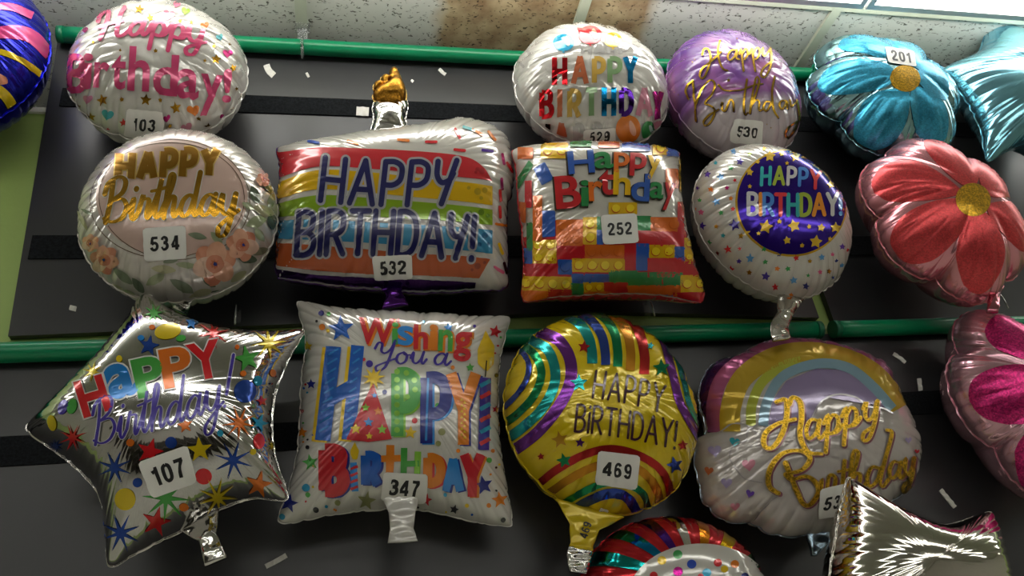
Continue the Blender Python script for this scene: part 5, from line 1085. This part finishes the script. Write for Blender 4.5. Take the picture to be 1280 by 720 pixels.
# 15 -- 469 yellow
def balloon_469():
    b = Balloon('round_balloon', 'yellow round balloon with rainbow arches and dark lettering, tagged 469', foil('#d8bd17', .22, .16, .008, 8, 1.6, .4), bbox=(628, 391, 874, 648), k=(615, 380, 2.116), seed=15, fold=1.15, ncrease=36)
    f = dict(p=foil('#7a3a96', .8, .18, .005, 8, 1.0), t=foil('#2aa5a2', .8, .18, .005, 8, 1.0), g=foil('#1f8a58', .8, .18, .005, 8, 1.0), b=foil('#3a52a8', .8, .18, .005, 8, 1.0), o=foil('#c98620', .7, .2, .005, 8, 1.0), r=foil('#b82a28', .7, .2, .005, 8, 1.0), y=foil('#d8a030', .6, .2, .004))
    A = [('p', [(110, 62), (140, 78), (180, 100), (207, 150), (206, 210), (176, 272), (120, 340), (40, 400)], 31), ('t', [(95, 90), (122, 104), (150, 125), (166, 168), (165, 215), (137, 272), (88, 322), (25, 368)], 26), ('g', [(85, 110), (112, 132), (130, 170), (128, 205), (108, 248), (70, 288), (18, 328)], 21), ('b', [(70, 118), (92, 140), (99, 170), (90, 205), (62, 245), (18, 288)], 14),
         ('t', [(190, 24), (232, 52), (256, 92), (264, 130), (265, 158)], 27), ('b', [(225, 18), (262, 45), (290, 85), (299, 130), (300, 162)], 24), ('g', [(265, 14), (302, 42), (324, 80), (332, 125), (332, 166)], 24), ('o', [(300, 14), (338, 45), (358, 82), (366, 130), (365, 176)], 24), ('r', [(345, 22), (376, 52), (394, 90), (403, 140), (402, 186)], 26),
         ('p', [(430, 55), (455, 105), (478, 190), (500, 270), (560, 372)], 22), ('t', [(455, 70), (482, 120), (506, 200), (524, 270), (565, 340)], 15),
         ('r', [(85, 505), (130, 470), (180, 432), (245, 398), (312, 383), (380, 397), (440, 432), (468, 480), (470, 530)], 21), ('o', [(100, 530), (150, 500), (205, 462), (265, 432), (325, 420), (380, 432), (425, 470), (442, 510), (438, 560)], 22), ('g', [(130, 560), (175, 535), (225, 505), (280, 478), (335, 470), (385, 488), (410, 522), (404, 580)], 19), ('b', [(170, 575), (205, 552), (255, 520), (312, 500), (360, 512), (388, 560)], 26)]
    b.put('printed_rainbow_stripe', [b.band(p, w_, f[c], 1 + (i % 2)) for i, (c, p, w_) in enumerate(A)])
    st = [(230, 210, 25, 't'), (243, 115, 18, 'r'), (447, 170, 25, 'g'), (418, 112, 11, 't'), (180, 358, 23, 'y'), (233, 367, 14, 'p'), (192, 413, 21, 'g'), (132, 402, 11, 'r'), (503, 373, 15, 'r'), (482, 425, 24, 'b')]
    b.stars(st, f, 3)
    dk = ink('#3f1f2c')
    b.word('letter', 'HAPPY', [(266, 248), (352, 262), (448, 288)], 70, 6.5, dk, gap=.32)
    b.word('letter', 'BiRTHDAY!', [(219, 337), (340, 352), (480, 382)], 70, 6.5, dk, gap=.24)
    b.tag([(281, 388), (390, 401), (381, 489), (272, 474)], '469')
    wp = paper(); it = [b.poly([(288, 536), (310, 542), (292, 584), (266, 576)], wp, 3, 3)] + [b.band([(288 + 3.5 * i - 20 + 2, 572 + 1.2 * i), (302 + 1.6 * i - 14 + 2, 544 + 1.0 * i)], 1.8, C['black'], 4) for i in range(5)]
    b.put('barcode', it)
    yl = foil('#cdb219', .22, .2, .006, 12, 1.0, .4)
    nk = b.neck([(258, 540), (245, 590), (238, 635), (234, 652)], [190, 80, 62, 66], yl, seed=16, depths=[.01, .015, .02, .022])
    g = []; x = 0
    for c in '469':
        g += [ribbon((np.array(p, float) if kd == 'l' else cr(p, 6)) + [x, 0], .16, 'butt', step=.1) for kd, p in DIGIT[c][1]]; x += DIGIT[c][0] + .14
    v, f = merge(g); an = -1.25; v = np.column_stack([251 + 22 * (v[:, 0] * math.cos(an) + v[:, 1] * math.sin(an)), 622 + 22 * (v[:, 0] * math.sin(an) - v[:, 1] * math.cos(an))])
    W = (on_plane(b.px(v), b.c[1] - .0245) - b.c) @ b.R; link('tail_number', mesh('tail_number', W, f), nk, [INK_BLACK])
    b.neck([(234, 648), (230, 668), (229, 690), (226, 712)], [66, 66, 60, 44], SILVER_W, seed=17, name='neck_tip', depths=[.022, .024, .026, .026])
balloon_469()

# 16 -- rainbow cloud
def balloon_cloud():
    b = Balloon('cloud_balloon', 'white cloud foil balloon with a pastel rainbow and gold glitter script', ink('#bfb7b3', bump=.006, crease=1.2, scale=8.0), px=[(18, 385), (26, 345), (55, 322), (45, 280), (30, 235), (38, 175), (78, 112), (150, 85), (230, 46), (310, 34), (400, 42), (500, 68), (570, 92), (612, 122), (642, 200), (668, 262), (706, 330), (720, 385), (694, 488), (640, 532), (560, 592), (470, 628), (400, 645), (330, 650), (250, 640), (200, 612), (130, 606), (80, 580), (45, 540), (35, 490), (22, 440)],
                thick=.075, k=(860, 410, 2.483), seed=16, fold=1.0, ncrease=40, seam_mat=foil('#9aa6b8', 1.0, .2, .004))
    A = [(foil('#7a3f86', .8, .2, .006, 9, 1.0), [(20, 320), (30, 230), (70, 150), (150, 95), (215, 62)], 70, 1), (foil('#b8608c', .5, .22, .006, 9, 1.0), [(84, 325), (82, 235), (112, 150), (200, 84), (320, 48), (450, 58), (560, 92), (625, 150), (650, 215)], 44, 2), (foil('#c2a132', .4, .2, .006, 9, 1.0), [(132, 322), (135, 245), (168, 160), (250, 100), (350, 76), (460, 88), (555, 128), (620, 190), (655, 250)], 62, 3), (ink('#a9ad4a', .2), [(195, 305), (198, 240), (228, 172), (290, 122), (350, 104)], 30, 3), (ink('#8aa9bd', .3), [(232, 305), (242, 238), (280, 165), (340, 128), (420, 112), (500, 128), (570, 182), (632, 252)], 30, 4)]
    it = [b.band(p, w_, m, l) for m, p, w_, l in A]
    it.append(b.poly([(248, 300), (262, 225), (305, 165), (395, 128), (480, 132), (552, 178), (615, 250), (560, 235), (500, 210), (450, 208), (410, 232), (385, 285), (330, 305)], ink('#8f7fa6', .15), 3, 4))
    b.put('printed_rainbow_stripe', it)
    bl = ink('#a9a3a4')
    b.put('cloud_outline_stroke', [b.band([(55, 335), (100, 325), (140, 300), (185, 305), (215, 330)], 4, bl, 5), b.band([(215, 300), (185, 320), (180, 350), (145, 360), (130, 400), (150, 440), (180, 470), (230, 480)], 4, bl, 5), b.band([(380, 285), (410, 232), (460, 208), (520, 218), (555, 245), (600, 250), (640, 270)], 5, ink('#b9b3b8'), 5), b.band([(200, 600), (230, 560), (280, 520)], 4, bl, 5)])
    he = [(85, 382, 20, 'lav'), (145, 355, 16, 'teal'), (188, 425, 21, 'dpink'), (68, 443, 14, 'brown'), (120, 480, 17, 'lav'), (192, 513, 14, 'purple'), (147, 552, 15, 'dpink'), (680, 348, 11, 'lav'), (707, 382, 8, 'red')]
    b.put('printed_heart', [b.poly(heart_pts(x, y, r, b.rng.uniform(-.3, .3)), C[c], 5, 2) for x, y, r, c in he])
    sh = ink('#8a5560')
    HP = [[(272, 232), (300, 225), (305, 265), (292, 325), (262, 372), (236, 368), (238, 330), (275, 300), (330, 285)], [(312, 238), (322, 218), (345, 232), (350, 280), (345, 335), (368, 385), (412, 392)]]
    def tr(x, y, q): return [(x + a, y + c) for a, c in q]
    aa = [[(40, 8), (15, 4), (0, 35), (8, 62), (30, 45), (42, 6)], [(42, 6), (36, 45), (44, 62), (62, 40)]]
    pp = [[(0, 30), (14, 4), (12, 50), (6, 118)], [(12, 30), (28, 4), (44, 14), (42, 45), (22, 62), (12, 55)], [(22, 62), (42, 56), (58, 34)]]
    yy = [[(0, 20), (10, 0), (6, 40), (18, 56), (34, 36), (42, 0)], [(44, -2), (36, 60), (18, 112), (0, 118), (2, 96), (30, 76)]]
    L = HP + [tr(364, 283, s_) for s_ in aa] + [tr(418, 268, s_) for s_ in pp] + [tr(474, 246, s_) for s_ in pp] + [tr(540, 232, s_) for s_ in yy]
    B1 = [[(300, 420), (320, 470), (352, 540), (378, 545), (402, 500), (370, 462), (320, 470), (300, 455)], [(300, 455), (352, 440), (376, 405), (345, 382), (290, 392), (252, 440), (250, 490), (280, 512)]]
    ii = [[(0, 34), (10, 0), (6, 44), (14, 54), (28, 34)]]; rr = [[(0, 34), (8, -4), (26, 4), (22, 44), (30, 54), (44, 30)]]; tt = [[(12, -44), (6, 30), (14, 52), (30, 30)], [(-8, -12), (26, -18)]]
    hh = [[(0, 40), (22, -30), (28, -62), (14, -64), (6, -10), (2, 52)], [(4, 30), (22, 2), (34, 8), (30, 44), (38, 52), (54, 28)]]
    dd = [[(40, 8), (15, 4), (0, 35), (8, 62), (30, 45), (44, 6)], [(60, -110), (76, -100), (58, -30), (40, 40), (48, 62), (66, 40)]]
    L2 = B1 + [tr(402, 470, s_) for s_ in ii] + [tr(428, 462, s_) for s_ in rr] + [tr(470, 458, s_) for s_ in tt] + [tr(496, 450, s_) for s_ in hh] + [tr(552, 428, s_) for s_ in dd] + [tr(620, 412, [(a * .85, c * .85) for a, c in s_]) for s_ in aa] + [tr(664, 405, [(a * .75, c * .85) for a, c in s_]) for s_ in yy]
    for nm, LL, w_ in (('letter', L, 10.5), ('letter', L2, 10.5)):
        it = []
        for i, q in enumerate(LL):
            ww = w_ * (1.35 if (LL is L2 and i < 2) or (LL is L and i < 2) else 1.0)
            it.append(b.band([(x + 4, y + 3) for x, y in q], ww + 7, sh, 5, 'round', thin=.6)); it.append(b.band(q, ww + 4, GOLD_L, 6, 'round', thin=.6)); it.append(b.band(q, ww, GLIT, 7, 'round', thin=.55))
        b.put(nm, it)
    b.tag([(405, 500), (502, 478), (498, 572), (400, 590)], '533', tx=(.12, .94), ty=(.34, .74), layer=9, italic=.15)
    b.neck([(420, 610), (405, 650), (392, 706)], [130, 80, 16], foil('#8fa3b5', 1.0, .2, .006, 12, 1.0), seed=19, depths=[.0, .0, .0])
balloon_cloud()

# 17 -- striped rim
def balloon_striped():
    b = Balloon('round_balloon', 'round balloon with striped rainbow rim and polka dot centre', foil('#c4282f', .6, .16, .005, 9, .5), bbox=(722, 645, 964, 862), k=(690, 620, 4.414), seed=17, fold=1.0, ncrease=40)
    cs = ['fmag', 'forange', 'fyellow', 'fgreen', 'fteal', 'fblue', 'fpurple', 'silver']; CC = dict(C, silver=SILVER_W, fred=foil('#c4282f', .6, .16, .005)); it = []
    n = 32; rin = .40; rmax = b.rad.max()
    seq = ['fteal', 'fblue', 'fpurple', 'silver', 'forange', 'fyellow', 'fgreen']
    for k_ in range(0, n, 2):
        a0 = 2 * math.pi * (k_ + .1) / n; a1 = 2 * math.pi * (k_ + 1.0) / n; V = []; nr, na = 16, 5
        for i in range(nr + 1):
            for j in range(na + 1):
                a = -(a0 + (a1 - a0) * j / na) + 2.75; r = rmax * (rin + (1.02 - rin) * i / nr); V.append((r * math.cos(a), r * math.sin(a)))
        F = [(i * (na + 1) + j, (i + 1) * (na + 1) + j, (i + 1) * (na + 1) + j + 1, i * (na + 1) + j + 1) for i in range(nr) for j in range(na)]
        it.append((V, F, CC[seq[(k_ // 2) % 7]], 1))
    b.put('rim_stripe', it, uvspace=True)
    b.put('white_disc', [b.poly(ell_pts(821, 583, 410, 318, 0, 70), ink('#c9c6bf'), 2, 4)])
    dd = [(605, 358, 25, 'yellow'), (692, 325, 26, 'green'), (768, 378, 26, 'blue'), (693, 418, 27, 'fmag'), (912, 370, 23, 'red'), (1005, 378, 23, 'orange'), (948, 405, 21, 'yellow'), (852, 425, 25, 'cyan'), (818, 446, 18, 'red'), (1060, 445, 22, 'navy'), (560, 440, 22, 'red'), (620, 470, 22, 'cyan'), (760, 480, 25, 'orange'), (900, 490, 25, 'green'), (990, 470, 24, 'fmag')]
    b.dots([(x, y, r, r * .95, 0, c) for x, y, r, c in dd], C, 3)
balloon_striped()

# 18 -- plain silver star at the bottom edge
b = Balloon('star_balloon', 'plain silver foil star balloon in front of the rainbow cloud', foil('#d5d1cb', 1.0, .05, .0018), px=[(1058, 600), (1066, 599), (1080, 614), (1112, 638), (1150, 656), (1190, 654), (1218, 645), (1236, 640), (1243, 648), (1246, 680), (1248, 715), (1256, 760), (1276, 815), (1268, 830), (1205, 818), (1150, 824), (1090, 850), (1020, 872), (1008, 860), (1020, 820), (1030, 770), (1036, 720), (1042, 680), (1050, 635)], thick=.085, seed=18, fold=.75, ncrease=64, lift=.1)
